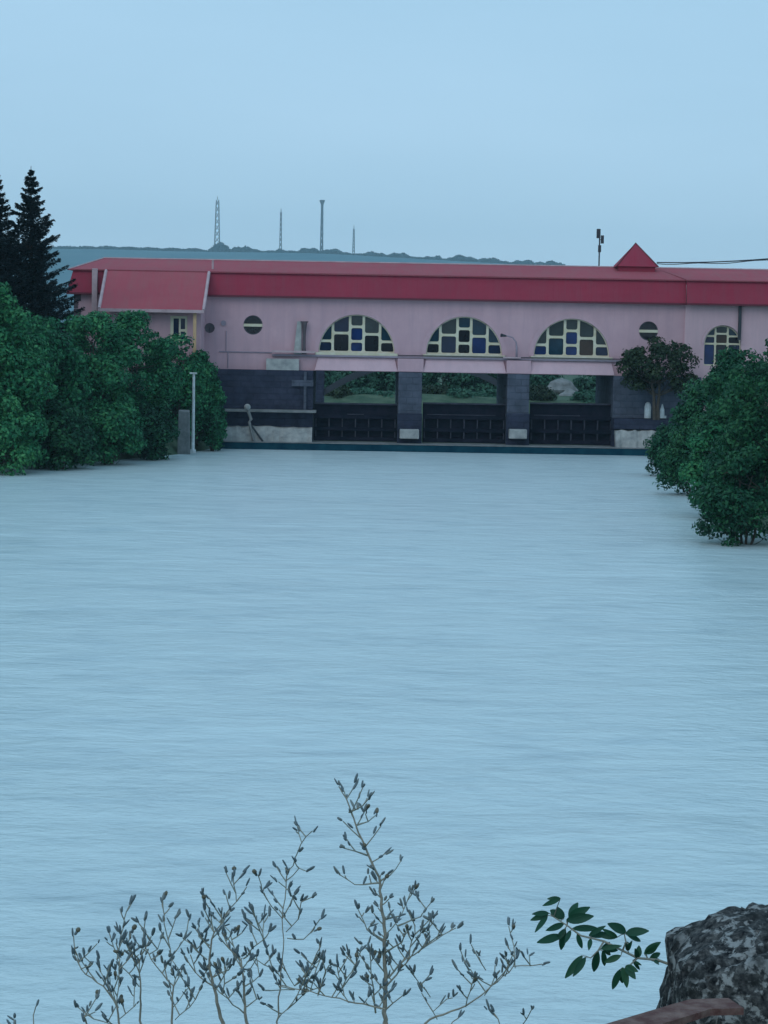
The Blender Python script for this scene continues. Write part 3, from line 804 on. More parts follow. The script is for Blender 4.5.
GL = 'leafy trees and bushes along the left bank'
GRB = 'leafy trees and bushes along the right bank'
lf, lr = M['leaf'], M['leaf_r']
bank_tree(-16, 279, 455, 146, 62, 'tallest green tree of the left bank, cut by the frame edge before the spruces', lf, 11, group=GL, n=26000, nclump=95, cr_=(.6, 1.3), skirt=.9, leaf=.15)
bank_tree(48, 312, 455, 152, 38, 'rounded green tree in front of the foot of the large spruce', lf, 12, group=GL, n=18000, nclump=70, skirt=.8, leaf=.15)
bank_tree(95, 306, 452, 158, 42, 'green tree covering the left corner of the gatehouse below the red lean-to roof', lf, 13, group=GL, n=18000, nclump=70, skirt=.8, leaf=.15)
bank_tree(137, 308, 448, 164, 42, 'green tree directly below the pale gutter of the lean-to roof', lf, 14, group=GL, n=18000, nclump=70, skirt=.8, leaf=.15)
bank_tree(172, 328, 446, 174.5, 34, 'green tree below the white annex window, behind the concrete block', lf, 15, group=GL, n=14000, nclump=60, skirt=.8, leaf=.15, depth=2.0)
bank_tree(198, 347, 447, 177, 28, 'narrow tree nearest the dam on the left bank, right behind the pale lamp post', lf, 16, group=GL, n=15000, nclump=60, skirt=.4, cr_=(.5, 1.0), leaf=.14, depth=1.6)
kw = dict(name='bank_bush', cat='bush', group=GL, skirt=.95, zb=0.0, n=10000, nclump=48, rad=.07, nst=4, leaf=.14)
bank_tree(0, 395, 478, 143, 44, 'low bush at the far left overhanging the water below the tallest tree', lf, 21, **kw)
bank_tree(58, 400, 473, 149, 36, 'low bush at the water under the tree before the large spruce', lr, 22, **kw)
bank_tree(108, 398, 468, 155, 34, 'low bush at the water straight below the left half of the lean-to roof', lf, 23, **kw)
bank_tree(150, 400, 462, 162, 28, 'low bush at the water left of the concrete block', lr, 24, **kw)
bank_tree(214, 405, 449, 175.5, 11, 'small bush at the water between the lamp post and the dam', lf, 25, **{**kw, 'n': 4000, 'cr_': (.3, .6)})

bank_tree(800, 330, 520, 104, 92, 'largest tree of the right bank, cut by the right frame edge', lr, 31, name='alder_tree', group=GRB, n=26000, nclump=100, skirt=.8, leaf=.11, cr_=(.5, 1.0))
bank_tree(748, 346, 500, 118, 52, 'tree of the right bank covering the foot of the small arched window', lr, 32, name='alder_tree', group=GRB, n=20000, nclump=75, skirt=.7, leaf=.12, cr_=(.45, .95))
bank_tree(715, 370, 485, 134, 42, 'right bank tree sloping down beside the dark abutment tree', lr, 33, name='alder_tree', group=GRB, n=18000, nclump=70, skirt=.6, leaf=.13, cr_=(.45, .9))
kw = dict(name='bank_bush', cat='bush', group=GRB, skirt=.95, zb=0.0, n=9000, nclump=45, rad=.07, nst=4, leaf=.11, cr_=(.4, .8))
bank_tree(674, 424, 477, 153, 27, 'farthest bush of the right bank, beside the pale abutment blocks', lr, 41, **kw)
bank_tree(696, 420, 501, 134, 34, 'low bush at the water below the sloping right bank tree', lr, 42, **kw)
bank_tree(748, 448, 548, 101, 48, 'nearest bush of the right bank, dipping into the water at the frame edge', lr, 43, **kw)
bank_tree(722, 420, 522, 116, 36, 'overhanging bush between the nearest and the second water-side bush', lf, 44, **kw)

# darker loose tree on the right abutment
p = at(657, 415, D - 2.6)
zg_ = z5 if False else ZZ(657, 416, -2.6)
tree('abutment_tree', p.x, D - 2.6, zg_, 3.3, 2.0, ZZ(657, 338, -2.6), ZZ(657, 400, -2.6),
     'loose dark tree on the right abutment in front of the round window', 'tree', M['leaf_d'], None, 51, n=6500, leaf=.15, nclump=46, cr_=(.4, .85), rad=.17, nst=2)

def spruce(px, ptip, Y, zb, rb, label, seed):
    a = at(px, ptip, Y); rs = np.random.RandomState(seed); rr = random.Random(seed)
    t = thing('spruce_tree', (a.x, Y, zb), label, 'spruce', 'dark spruces behind the left bank')
    h = a.z - zb
    mb = MB(); mb.tube([(0, 0, 0), (.05, 0, h * .5), (0, 0, h)], [.32, .18, .02], 8)
    P, N = [], []
    z = 1.5
    while z < h - .1:
        k = (h - z) / h
        Rm = rb * (k ** 1.0) + .06
        nb = max(4, int(8 + 7 * k))
        for i in range(nb):
            az = rr.uniform(0, 2 * math.pi); Ln = Rm * rr.choice((1.12, 1.0, .85, .95, .7)) * rr.uniform(.85, 1.1)
            d = Vector((math.cos(az), math.sin(az), 0)); zj = z + rr.uniform(-.35, .3) * (.3 + k)
            up = .25 - .55 * k
            p0 = Vector((0, 0, min(zj, h - .1)))
            def pt(s): return p0 + d * (Ln * s) + Vector((0, 0, Ln * (up * s + .28 * s * s * (1 if k > .25 else .6))))
            mb.tube([p0, pt(.5), pt(1.0)], [.05 * (k + .2), .03 * (k + .2), .008], 4, False)
            m_ = int(22 + 380 * Ln / rb)
            for _ in range(m_):
                s = rr.uniform(.08, 1.03) ** .8; q = pt(s)
                w_ = Ln * .22 * (1.05 - s) + .09
                off = Vector((-d.y, d.x, 0)) * rr.gauss(0, w_ * .6) + Vector((0, 0, -abs(rr.gauss(0, .10 + .40 * k * (1.1 - s)))))
                P.append(q + off)
                N.append(Vector((rr.gauss(0, .5), rr.gauss(0, .5), 1)))
        z += rr.uniform(.36, .60)
    mb.build('trunk', M['bark'], t)
    P = np.array(P); N = np.array(N); N /= np.linalg.norm(N, axis=1)[:, None]
    me = leaves_mesh('foliage', P, N, .15, .4, M['needle'], rs)
    o = bpy.data.objects.new('foliage', me); COL.objects.link(o); o.parent = t
spruce(31, 166, 171, 2.5, 6.6, 'large dark spruce left of the gatehouse, its whole tip in view', 61)
spruce(-3, 172, 169, 2.5, 6.2, 'dark spruce half cut by the left frame edge', 62)

# downstream trees seen through the sluice openings
GD = 'trees and bushes of the far bank seen under the gatehouse'
for (px, pt_, pb, Y, hwpx, lab, sd_) in ((352, 366, 398, 262, 14, 'pale green tree seen through the left sluice opening', 71), (388, 370, 398, 262, 20, 'green bush seen at the right side of the left sluice opening', 72),
                                      (440, 366, 400, 268, 24, 'green tree seen at the left side of the middle sluice opening', 73), (480, 372, 400, 268, 26, 'green bush seen at the right side of the middle sluice opening', 74),
                                      (545, 364, 402, 270, 14, 'green tree seen at the left side of the right sluice opening', 75), (598, 372, 404, 274, 24, 'green bush seen at the right side of the right sluice opening', 76),
                                      (325, 360, 398, 275, 16, 'tree glimpsed behind the first pillar of the left sluice opening', 77)):
    bank_tree(px, pt_ - 8, pb, Y, hwpx, lab, M['leaf_far'], sd_, name='riverside_tree', group=GD, n=3500, nclump=28, leaf=.26, cr_=(.7, 1.3), skirt=.7, nst=2)
GD2 = 'low shrubs on the near side of the far bank beyond the dam'
for k, (px, hw2, lab) in enumerate(((338, 14, 'low shrub far left under the left sluice opening'), (362, 16, 'low shrub in the centre of the left sluice opening'), (386, 15, 'low shrub at the right pier of the left sluice opening'),
                               (434, 17, 'low shrub at the left pier of the middle sluice opening'), (462, 17, 'low shrub in the centre of the middle sluice opening'), (492, 18, 'low shrub at the right pier of the middle sluice opening'),
                               (540, 14, 'low shrub at the left pier of the right sluice opening'), (603, 15, 'low shrub at the right end of the right sluice opening'), (584, 12, 'low shrub right beside the boulders in the right sluice opening'))):
    bank_tree(px, 385 + 3 * (k % 3), 408, 247 + 2 * (k % 2), hw2, lab, M['leaf_far'] if k % 3 else M['leaf_d'], 170 + k, name='riverside_shrub', cat='shrub', group=GD2, n=1800, nclump=20, leaf=.22, cr_=(.4, .9), skirt=.8, nst=2, rad=.06)
# arched footbridge beyond the dam
t = thing('arched_bridge', (0, 225, 0), 'dark arched footbridge beyond the dam, seen through the sluice openings', 'bridge')
mb = MB(); pts = []
xa, xb = at(324, 392, 225), at(514, 393, 225)
zc_ = at(430, 362, 225).z
for i in range(17):
    s = i / 16; x = xa.x + (xb.x - xa.x) * s; z = xa.z + (xb.z - xa.z) * s + (zc_ - (xa.z + xb.z) / 2) * 4 * s * (1 - s)
    pts.append((x, 0, z))
for i in range(16):
    (x0, _, z0_), (x1, _, z1_) = pts[i], pts[i + 1]
    mb.add([(x0, -1, z0_ - .35), (x1, -1, z1_ - .35), (x1, 1, z1_ - .35), (x0, 1, z0_ - .35), (x0, -1, z0_ + .35), (x1, -1, z1_ + .35), (x1, 1, z1_ + .35), (x0, 1, z0_ + .35)],
           [(0, 3, 2, 1), (4, 5, 6, 7), (0, 1, 5, 4), (2, 3, 7, 6)])
mb.build('arch_rib', M['dark'], t)
mb = MB(); mb.box(xa.x - 14, xb.x + 14, -1.2, 1.2, zc_ + .3, zc_ + .7); mb.build('deck', M['stone'], t)
for s in (-1, 1):
    mb = MB(); xx = xa.x - .6 if s < 0 else xb.x + .6
    mb.box(xx - .6, xx + .6, -1.3, 1.3, -4, zc_ + .29)
    mb.build('bridge_abutment', M['stone'], t)
# pale rocks on the far bank seen in the third opening
for (px, py, Y, r_, lab) in ((571, 398, 258, 1.0, 'pale boulder on the far bank, left one in the right sluice opening'), (590, 400, 256, .8, 'pale boulder on the far bank, right one in the right sluice opening'), (561, 390, 262, 1.2, 'pale boulder set higher on the far bank behind the other two')):
    bm = bmesh.new(); bmesh.ops.create_icosphere(bm, subdivisions=3, radius=1)
    for v in bm.verts:
        k = 1 + .18 * math.sin(v.co.x * 4 + r_ * 9) * math.cos(v.co.y * 3 + px) + .1 * math.sin(v.co.z * 7 + px)
        v.co = Vector((v.co.x * r_ * 1.5 * k, v.co.y * r_ * k, v.co.z * r_ * k))
    me = bpy.data.meshes.new('boulder'); bm.to_mesh(me); bm.free(); me.materials.append(M['concrete'])
    o = bpy.data.objects.new('boulder', me); o.location = at(px, py, Y); COL.objects.link(o); tag(o, lab, 'boulder', 'pale boulders on the far bank')

# ------------------------------------------------------------------ ground, water, hills
LX = [(-40, -50), (60, -42), (110, -33), (147, -25.8), (158, -20.5), (172, -14.6), (183, -13.0), (215, -14), (245, -16), (6000, -16)]
RX = [(-40, 20), (60, 17.5), (99, 18.4), (111, 17.6), (133, 19.6), (159, 21.0), (183, 23.5), (215, 22), (6000, 22)]
def lerp(tab, y):
    for (a, b), (c, d) in zip(tab, tab[1:]):
        if y <= c: return b + (d - b) * (y - a) / (c - a)
    return tab[-1][1]
def height(x, y):
    wob = .6 * math.sin(y * .13) + .4 * math.sin(y * .31 + 1)
    d = max(lerp(LX, y) + wob * .3 - x, x - lerp(RX, y) - wob * .3)
    if y > 236: d = max(d, (y - 236) * .42)
    z = -2.2 + max(0, min(d + 2.0, 30)) * .85 if d < 4 else 2.9
    z = min(z, 2.9) + .25 * math.sin(x * .21 + y * .13) * (1 if z > 1 else 0)
    if d <= -2: z = -2.5 if y < 185 else -4
    if y > 300: z += min(y - 300, 700) * .004
    return z
def sheet(name, xs, ys, fn, material):
    V = [(x, y, fn(x, y)) for y in ys for x in xs]; n = len(xs)
    Fs = [(j * n + i, j * n + i + 1, (j + 1) * n + i + 1, (j + 1) * n + i) for j in range(len(ys) - 1) for i in range(n - 1)]
    me = bpy.data.meshes.new(name); me.from_pydata(V, [], Fs); me.materials.append(material)
    me.polygons.foreach_set('use_smooth', [True] * len(Fs)); me.update()
    o = bpy.data.objects.new(name, me); COL.objects.link(o); o['kind'] = 'structure'; return o
FARBANK = True
xs = [-7000, -3600, -2000, -1000, -500, -250, -150, -100] + [-80 + 1.6 * i for i in range(101)] + [100, 150, 250, 500, 1000, 2000, 3600, 7000]
ys = [-60, -30] + [0 + 3 * i for i in range(112)] + [340, 360, 400, 460, 550, 700, 900, 1300, 1800, 2400, 3400, 4500, 6000, 7600]
sheet('ground', xs, ys, height, M['ground'])

# hills: a grassy far slope, its ridge line read from the photograph
RIDGE = [(-500, 262), (-150, 254), (0, 250), (75, 250.5), (110, 250.5), (160, 252), (205, 253), (300, 254), (330, 255), (400, 259), (470, 263), (545, 267), (600, 272), (700, 279), (850, 284), (1300, 290)]
HY_ = 6000.0
KH = HY_ / 2500
def hill(x, y):
    px = 384 + x / HY_ * F
    py = lerp(RIDGE, px)
    zt_ = at(px, py, HY_).z
    s = min(1, max(0, (y - 3600) / 2400)); s = s * s * (3 - 2 * s)
    zz = 3 + (zt_ - 3) * s + 12 * math.sin(x * .0025 + y * .0017) * s * (1 - s) * 2
    if y > HY_: zz = zt_ - (y - HY_) * .06
    return zz
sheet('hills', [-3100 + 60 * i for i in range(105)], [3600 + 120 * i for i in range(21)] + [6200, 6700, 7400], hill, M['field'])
# wood along the ridge (one mass far off)
rs = np.random.RandomState(5)
mbP, mbN = [], []
def ridge_h(px):
    b = 2.2 + 1.3 * math.sin(px * .21) + 1.2 * math.sin(px * .083 + 1) + .7 * math.sin(px * .57)
    if px < 200: b = 2.2 + .5 * math.sin(px * .3)
    b += 6.0 * math.exp(-((px - 219) / 5.5) ** 2) + 2.0 * math.exp(-((px - 238) / 6) ** 2) + 2.5 * math.exp(-((px - 328) / 6.0) ** 2) + 1.6 * math.exp(-((px - 433) / 3) ** 2) + 2.0 * math.exp(-((px - 450) / 4) ** 2) + 1.5 * math.exp(-((px - 490) / 25) ** 2)
    return max(b, .8)
for k in range(26000):
    px = rs.uniform(-120, 560); hh = ridge_h(px)
    Y = HY_ + rs.uniform(-140, 20)
    x = (px - 384) / F * HY_
    base = hill(x, min(Y, HY_))
    q = rs.uniform(0, 1) ** .8
    mbP.append((x, Y, base + q * hh * HY_ / F)); v = rs.normal(size=3); v[2] += .6; mbN.append(v / np.linalg.norm(v))
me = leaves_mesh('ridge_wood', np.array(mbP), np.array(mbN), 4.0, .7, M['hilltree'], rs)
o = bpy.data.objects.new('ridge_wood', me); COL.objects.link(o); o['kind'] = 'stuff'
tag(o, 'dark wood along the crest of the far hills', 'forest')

# radio masts on the ridge
def lattice(px, ptop, pbot, wpx, label, thick, disc=False, col='mast_far', seg=9):
    base = at(px, pbot, HY_ - 20); topz = at(px, ptop, HY_ - 20).z
    zb_ = base.z - 14; thick = thick * KH; h = topz - zb_; w0 = wpx / F * HY_ / 2
    t = thing('radio_mast', (base.x, HY_ - 20, zb_), label, 'radio mast', 'radio masts on the far ridge')
    mb = MB(); cs = ((-1, -1), (1, -1), (1, 1), (-1, 1))
    def ww(s): return w0 * (1 - .55 * s)
    for cx, cy in cs: mb.tube([(cx * w0, cy * w0, 0), (cx * ww(1), cy * ww(1), h)], thick, 4)
    mb.build('legs', M['mast'], t)
    mb = MB()
    for k in range(seg):
        s0, s1 = k / seg, (k + 1) / seg
        for i in range(4):
            a, b = cs[i], cs[(i + 1) % 4]
            mb.tube([(a[0] * ww(s0), a[1] * ww(s0), s0 * h), (b[0] * ww(s1), b[1] * ww(s1), s1 * h)], thick * .6, 4)
            mb.tube([(b[0] * ww(s0), b[1] * ww(s0), s0 * h), (a[0] * ww(s1), a[1] * ww(s1), s1 * h)], thick * .6, 4)
    mb.build('bracing', M['mast'], t)
    if disc:
        mb = MB(); mb.tube([(0, 0, h - 7 * KH), (0, 0, h - 1 * KH), (0, 0, h)], [.8 * KH, 3.0 * KH, 2.9 * KH], 10); mb.build('platform', M['mast'], t)
    else:
        mb = MB(); mb.tube([(0, 0, h), (0, 0, h + 4 * KH)], thick * .8, 4); mb.build('spike', M['mast'], t)
    return t
M['mast'] = mat('mast_steel', (0.10, 0.09, 0.10), rough=.7)
lattice(217, 200, 250, 5.5, 'widest lattice radio mast, leftmost on the ridge above a pointed clump of trees', .42)
lattice(280.5, 212, 252, 2.2, 'faint thin radio mast, second from the left on the ridge', .4)
t = lattice(321.5, 200, 252, 2.2, 'dark radio mast with a flared platform on top', .75, True)
lattice(353.5, 229, 254, 2.2, 'short faint radio mast, rightmost on the ridge', .4)

# water
def water_mat():
    m = bpy.data.materials.new('river_water'); m.use_nodes = True
    n = m.node_tree; p = n.nodes['Principled BSDF']
    p.inputs['Base Color'].default_value = (.17, .27, .30, 1)
    p.inputs['Roughness'].default_value = .25; p.inputs['IOR'].default_value = 1.33
    tc = n.nodes.new('ShaderNodeTexCoord')
    def noise(sx, sy, sc, det, rough=.55, dist=0):
        mp = n.nodes.new('ShaderNodeMapping'); mp.inputs['Scale'].default_value = (sx, sy, 1)
        ns = n.nodes.new('ShaderNodeTexNoise'); ns.inputs['Scale'].default_value = sc; ns.inputs['Detail'].default_value = det
        ns.inputs['Roughness'].default_value = rough; ns.inputs['Distortion'].default_value = dist
        n.links.new(tc.outputs['Object'], mp.inputs[0]); n.links.new(mp.outputs[0], ns.inputs['Vector']); return ns.outputs['Fac']
    def mth(op, a, b):
        k = n.nodes.new('ShaderNodeMath'); k.operation = op
        for i, v in enumerate((a, b)):
            if isinstance(v, (int, float)): k.inputs[i].default_value = v
            else: n.links.new(v, k.inputs[i])
        return k.outputs[0]
    def ramp(f, lo, hi):
        rp = n.nodes.new('ShaderNodeValToRGB'); rp.color_ramp.elements[0].position = lo; rp.color_ramp.elements[1].position = hi
        n.links.new(f, rp.inputs[0]); return rp.outputs[0]
    fine = noise(.8, 1.2, 3.2, 5, .6)
    mid = noise(.6, 1.0, 1.1, 6, .6, .4)
    swell = noise(.45, .9, .32, 5, .6, .5)
    patch = ramp(noise(.25, .4, .12, 4, .6, .5), .38, .66)
    hgt = mth('ADD', mth('MULTIPLY', fine, .09), mth('MULTIPLY', mid, .20))
    hgt = mth('MULTIPLY', hgt, mth('ADD', mth('MULTIPLY', patch, 1.0), .35))
    hgt = mth('ADD', hgt, mth('MULTIPLY', swell, .30))
    b = n.nodes.new('ShaderNodeBump'); b.inputs['Distance'].default_value = 1.0; b.inputs['Strength'].default_value = .62
    n.links.new(hgt, b.inputs['Height']); n.links.new(b.outputs[0], p.inputs['Normal'])
    # dark ripple dashes painted into the water colour, lighter tone between them
    ripple_tone = ramp(mth('ADD', mth('MULTIPLY', noise(.42, .9, 1.0, 7, .66, .3), .6), mth('MULTIPLY', noise(.3, .7, .35, 7, .7, .3), .4)), .36, .52)
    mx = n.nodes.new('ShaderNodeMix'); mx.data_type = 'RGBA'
    n.links.new(ripple_tone, mx.inputs[0])
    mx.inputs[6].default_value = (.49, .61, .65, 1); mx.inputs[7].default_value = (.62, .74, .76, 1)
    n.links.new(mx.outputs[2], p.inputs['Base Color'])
    return m
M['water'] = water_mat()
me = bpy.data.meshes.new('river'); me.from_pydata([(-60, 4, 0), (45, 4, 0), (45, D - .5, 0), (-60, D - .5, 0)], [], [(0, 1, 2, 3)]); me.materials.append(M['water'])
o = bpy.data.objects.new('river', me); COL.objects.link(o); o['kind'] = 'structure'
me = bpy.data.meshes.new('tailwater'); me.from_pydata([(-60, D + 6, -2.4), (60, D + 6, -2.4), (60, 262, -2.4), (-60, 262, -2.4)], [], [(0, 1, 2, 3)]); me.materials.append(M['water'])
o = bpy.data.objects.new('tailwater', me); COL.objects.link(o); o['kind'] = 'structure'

# near bank under the viewer (retaining terrace, just below the frame)
mb = MB()
n_ = 24
top = []
for j in range(7):
    for i in range(n_ + 1):
        x = -30 + 60 * i / n_; y = -20 + 25.6 * j / 6
        top.append((x, y, H - 1.85 + .03 * math.sin(i * 1.3 + j)))
mb.add(top, [(j * (n_ + 1) + i, j * (n_ + 1) + i + 1, (j + 1) * (n_ + 1) + i + 1, (j + 1) * (n_ + 1) + i) for j in range(6) for i in range(n_)])
mb.box(-30, 30, 5.2, 5.6, -2.6, H - 1.9)
mb.build('near_bank', M['ground'])['kind'] = 'structure'

# ------------------------------------------------------------------ stone post and rail, lower right
def stone_mat():
    m = bpy.data.materials.new('lichened_stone'); m.use_nodes = True
    n = m.node_tree; p = n.nodes['Principled BSDF']; p.inputs['Roughness'].default_value = .95; p.inputs['Specular IOR Level'].default_value = .15
    tc = n.nodes.new('ShaderNodeTexCoord')
    def ns(sc, det, ro=.6, dist=0):
        k = n.nodes.new('ShaderNodeTexNoise'); k.inputs['Scale'].default_value = sc; k.inputs['Detail'].default_value = det; k.inputs['Roughness'].default_value = ro
        k.inputs['Distortion'].default_value = dist
        n.links.new(tc.outputs['Object'], k.inputs['Vector']); return k.outputs['Fac']
    def ramp(f, stops):
        r = n.nodes.new('ShaderNodeValToRGB'); e = r.color_ramp.elements
        while len(e) < len(stops): e.new(.5)
        for i, (po, c) in enumerate(stops): e[i].position = po; e[i].color = (*c, 1)
        n.links.new(f, r.inputs[0]); return r.outputs[0]
    base = ramp(ns(55, 9, .7, .3), [(.36, (.006, .009, .012)), (.5, (.055, .058, .06)), (.64, (.15, .15, .145))])
    lich = ramp(ns(38, 9, .62, .3), [(.53, (0, 0, 0)), (.59, (1, 1, 1))])
    mx = n.nodes.new('ShaderNodeMix'); mx.data_type = 'RGBA'
    n.links.new(lich, mx.inputs[0]); n.links.new(base, mx.inputs[6]); mx.inputs[7].default_value = (.34, .345, .34, 1)
    moss = ramp(ns(13, 5, .6), [(.52, (0, 0, 0)), (.66, (.8, .8, .8))])
    m2 = n.nodes.new('ShaderNodeMix'); m2.data_type = 'RGBA'
    n.links.new(moss, m2.inputs[0]); n.links.new(mx.outputs[2], m2.inputs[6]); m2.inputs[7].default_value = (.022, .026, .026, 1)
    n.links.new(m2.outputs[2], p.inputs['Base Color'])
    b = n.nodes.new('ShaderNodeBump'); b.inputs['Distance'].default_value = .012
    n.links.new(ns(45, 8, .7), b.inputs['Height']); n.links.new(b.outputs[0], p.inputs['Normal'])
    return m
M['rock'] = stone_mat()
YR = 4.0
c = at(797, 936, YR)
bm = bmesh.new(); bmesh.ops.create_cube(bm, size=2)
bmesh.ops.subdivide_edges(bm, edges=bm.edges, cuts=44, use_grid_fill=True)
from mathutils import noise as mn
for v in bm.verts:
    x, y, z = v.co
    # rounded block 0.225 half width, 0.2 half depth, top dome
    e = 5.0
    l = (abs(x) ** e + abs(y) ** e) ** (1 / e)
    L1 = max(abs(x), abs(y), 1e-6)
    k = L1 / max(l, 1e-6) if L1 > 0 else 1
    X, Y_ = x * k * .228, y * k * .20
    zt = z
    if z > .5:
        s = (z - .5) / .5
        sh = math.sqrt(max(0, 1 - (s * .42) ** 2)); X *= sh; Y_ *= sh
    Z = (z - 1) * .42
    Z -= .055 * (max(abs(x), abs(y)) ** 3) * max(0, z) 
    if x < 0: Z -= .03 * (x * x) * max(0, z)
    p = Vector((X, Y_, Z))
    nrm = Vector((x, y, z)).normalized()
    dsp = mn.fractal(p * 9, 1.0, 2.0, 5) * .016 + mn.fractal(p * 34 + Vector((3, 1, 2)), .9, 2.0, 4) * .008
    dsp -= max(0, .12 - abs(mn.noise(p * 13 + Vector((7, 3, 1))))) * .09
    v.co = p + nrm * dsp
me = bpy.data.meshes.new('stone_post'); bm.to_mesh(me); bm.free(); me.materials.append(M['rock'])
me.polygons.foreach_set('use_smooth', [True] * len(me.polygons))
o = bpy.data.objects.new('stone_post', me); COL.objects.link(o); o.location = c + Vector((0, .1, .012))
tag(o, 'rough lichened stone post at the lower right corner', 'stone post')

M['rust'] = mat('rusty_rail', (0.10, 0.042, 0.038), (0.22, 0.14, 0.12), scale=26, rough=.85, bump=.004, stretch=(1, 1, 1), lo=.4, hi=.7)
a = at(560, 1046, 3.45); b = at(700, 1004, 3.70); c3 = at(736, 1003, 3.72)
mb = MB()
def beam(mb, pts, hw_, th):
    vs = []
    for i, p in enumerate(pts):
        d = (pts[min(i + 1, len(pts) - 1)] - pts[max(0, i - 1)]).normalized(); s = Vector((d.y, -d.x, 0)).normalized()
        vs += [p - s * hw_, p + s * hw_, p + s * hw_ - Vector((0, 0, th)), p - s * hw_ - Vector((0, 0, th))]
    fs = [(3, 2, 1, 0)]
    for i in range(len(pts) - 1):
        for k in range(4): fs.append((i * 4 + k, i * 4 + (k + 1) % 4, (i + 1) * 4 + (k + 1) % 4, (i + 1) * 4 + k))
    q = (len(pts) - 1) * 4; fs.append((q, q + 1, q + 2, q + 3)); mb.add(vs, fs)
pts = [a + (b - a) * (i / 9) for i in range(10)] + [c3]
beam(mb, pts, .03, .012)
tag(mb.build('rusty_rail', M['rust'], None), 'rusty flat rail running into the foot of the stone post', 'rail')

# ------------------------------------------------------------------ weeds in front
M['stem'] = mat('dry_stem', (0.40, 0.36, 0.29), (0.20, 0.20, 0.17), scale=30, rough=.8)
M['stem_t'] = mat('thin_stem', (0.22, 0.25, 0.22), (0.34, 0.32, 0.26), scale=30, rough=.8)
M['bud'] = leaf_mat('weed_buds', [(0.09, 0.14, 0.165), (0.15, 0.20, 0.22), (0.27, 0.29, 0.26)], trans=.05)
M['dryflower'] = leaf_mat('dry_flowers', [(0.10, 0.10, 0.08), (0.16, 0.15, 0.11), (0.22, 0.20, 0.15)], trans=.1)

def budshape(mb, p, d, ln, wd):
    d = d.normalized(); ref = Vector((0, 1, 0)) if abs(d.y) < .9 else Vector((1, 0, 0))
    a = d.cross(ref).normalized(); b = d.cross(a)
    prof = ((0, .35), (.15, .85), (.5, 1.0), (.85, .8), (1.0, .35)); n = 6
    vs = [p + d * (ln * s) + (a * math.cos(k * math.pi / 3) + b * math.sin(k * math.pi / 3)) * wd * w_ for s, w_ in prof for k in range(n)]
    fs = [(j * n + k, j * n + (k + 1) % n, (j + 1) * n + (k + 1) % n, (j + 1) * n + k) for j in range(4) for k in range(n)]
    fs += [tuple(range(n))[::-1], tuple(4 * n + k for k in range(n))]
    mb.add(vs, fs)

def weed(branches, Y, label, seed, wmain=2.4, density=1.0, name='dry_weed', grp='bare branching weeds with small buds in front'):
    """branches: list of pixel polylines (first = main stem); side twigs and buds grow along them"""
    rr = random.Random(seed)
    base = at(branches[0][0][0], branches[0][0][1], Y)
    base = Vector((base.x, Y, H - 1.84))
    t = thing(name, base, label, 'weed', grp)
    st, tw, bd, fl = MB(), MB(), MB(), MB()
    px1 = Y / F
    def P(px, py, yo=0.0): return at(px, py, Y + yo) - base
    def cluster(p, d, nb):
        for _ in range(nb):
            dd = (d.normalized() + Vector((rr.gauss(0, .38), rr.gauss(0, .45), rr.gauss(.55, .35)))).normalized()
            q = p + Vector((rr.uniform(-1.5, 1.5), rr.uniform(-2, 2), rr.uniform(-1.5, 1.5))) * px1
            budshape(bd, q, dd, rr.uniform(5, 11.5) * px1, rr.uniform(.8, 1.6) * px1)
            if rr.random() < .035: budshape(fl, q + dd * 4 * px1, dd, rr.uniform(4, 7) * px1, rr.uniform(1.6, 2.6) * px1)
    for bi, br in enumerate(branches):
        yo = 0 if bi == 0 else rr.uniform(-.12, .12)
        # smooth polyline
        pts = []
        for i in range(len(br) - 1):
            (x0, y0), (x1, y1) = br[i], br[i + 1]
            L_ = math.hypot(x1 - x0, y1 - y0); q = max(1, int(L_ / 7))
            for j in range(q): pts.append((x0 + (x1 - x0) * j / q + rr.gauss(0, .6), y0 + (y1 - y0) * j / q + rr.gauss(0, .6)))
        pts.append(br[-1])
        n = len(pts); 
        w0 = wmain if bi == 0 else wmain * .42
        W = [P(x, y, yo * (i / max(1, n - 1))) for i, (x, y) in enumerate(pts)]
        if bi == 0: W = [Vector((0, 0, 0))] + W
        m_ = len(W)
        (st if bi == 0 else tw).tube(W, [px1 * max(.55, w0 * (1 - .8 * i / max(1, m_ - 1))) for i in range(m_)], 6)
        side = 1
        for i in range(1, len(W) - 1):
            if bi == 0 and W[i].z < .3: continue
            if rr.random() > .93 * density: continue
            side = -side
            d = (W[i + 1] - W[i - 1]).normalized()
            sd_ = Vector((side * rr.uniform(.3, 1.0), rr.uniform(-.6, .6), rr.uniform(.4, 1.1)))
            tl = rr.choice((0, 4, 8, 13, 19)) if bi else rr.choice((3, 6, 10, 16, 24))
            if tl:
                e_ = W[i] + (sd_.normalized() * tl + Vector((0, 0, tl * .2))) * px1
                tw.tube([W[i], W[i].lerp(e_, .5) + Vector((0, 0, -.6 * px1)), e_], [.75 * px1, .65 * px1, .55 * px1], 5)
                cluster(e_, sd_, rr.choice((1, 2, 2, 3)))
                if tl > 8: cluster(W[i].lerp(e_, .55), sd_, 1)
            else: cluster(W[i], sd_, rr.choice((1, 1, 2)))
        cluster(W[-1], W[-1] - W[-2], 2)
    st.build('stem', M['stem'], t); tw.build('twigs', M['stem_t'], t); bd.build('buds', M['bud'], t, smooth=True)
    if fl.v: fl.build('dry_flowers', M['dryflower'], t, smooth=True)
    return t
def ZA(pts): return [(290 + x / 3.072, 770 + y / 3.072) for x, y in pts]
def ZB(pts): return [(60 + x / 2.953, 770 + y / 2.953) for x, y in pts]
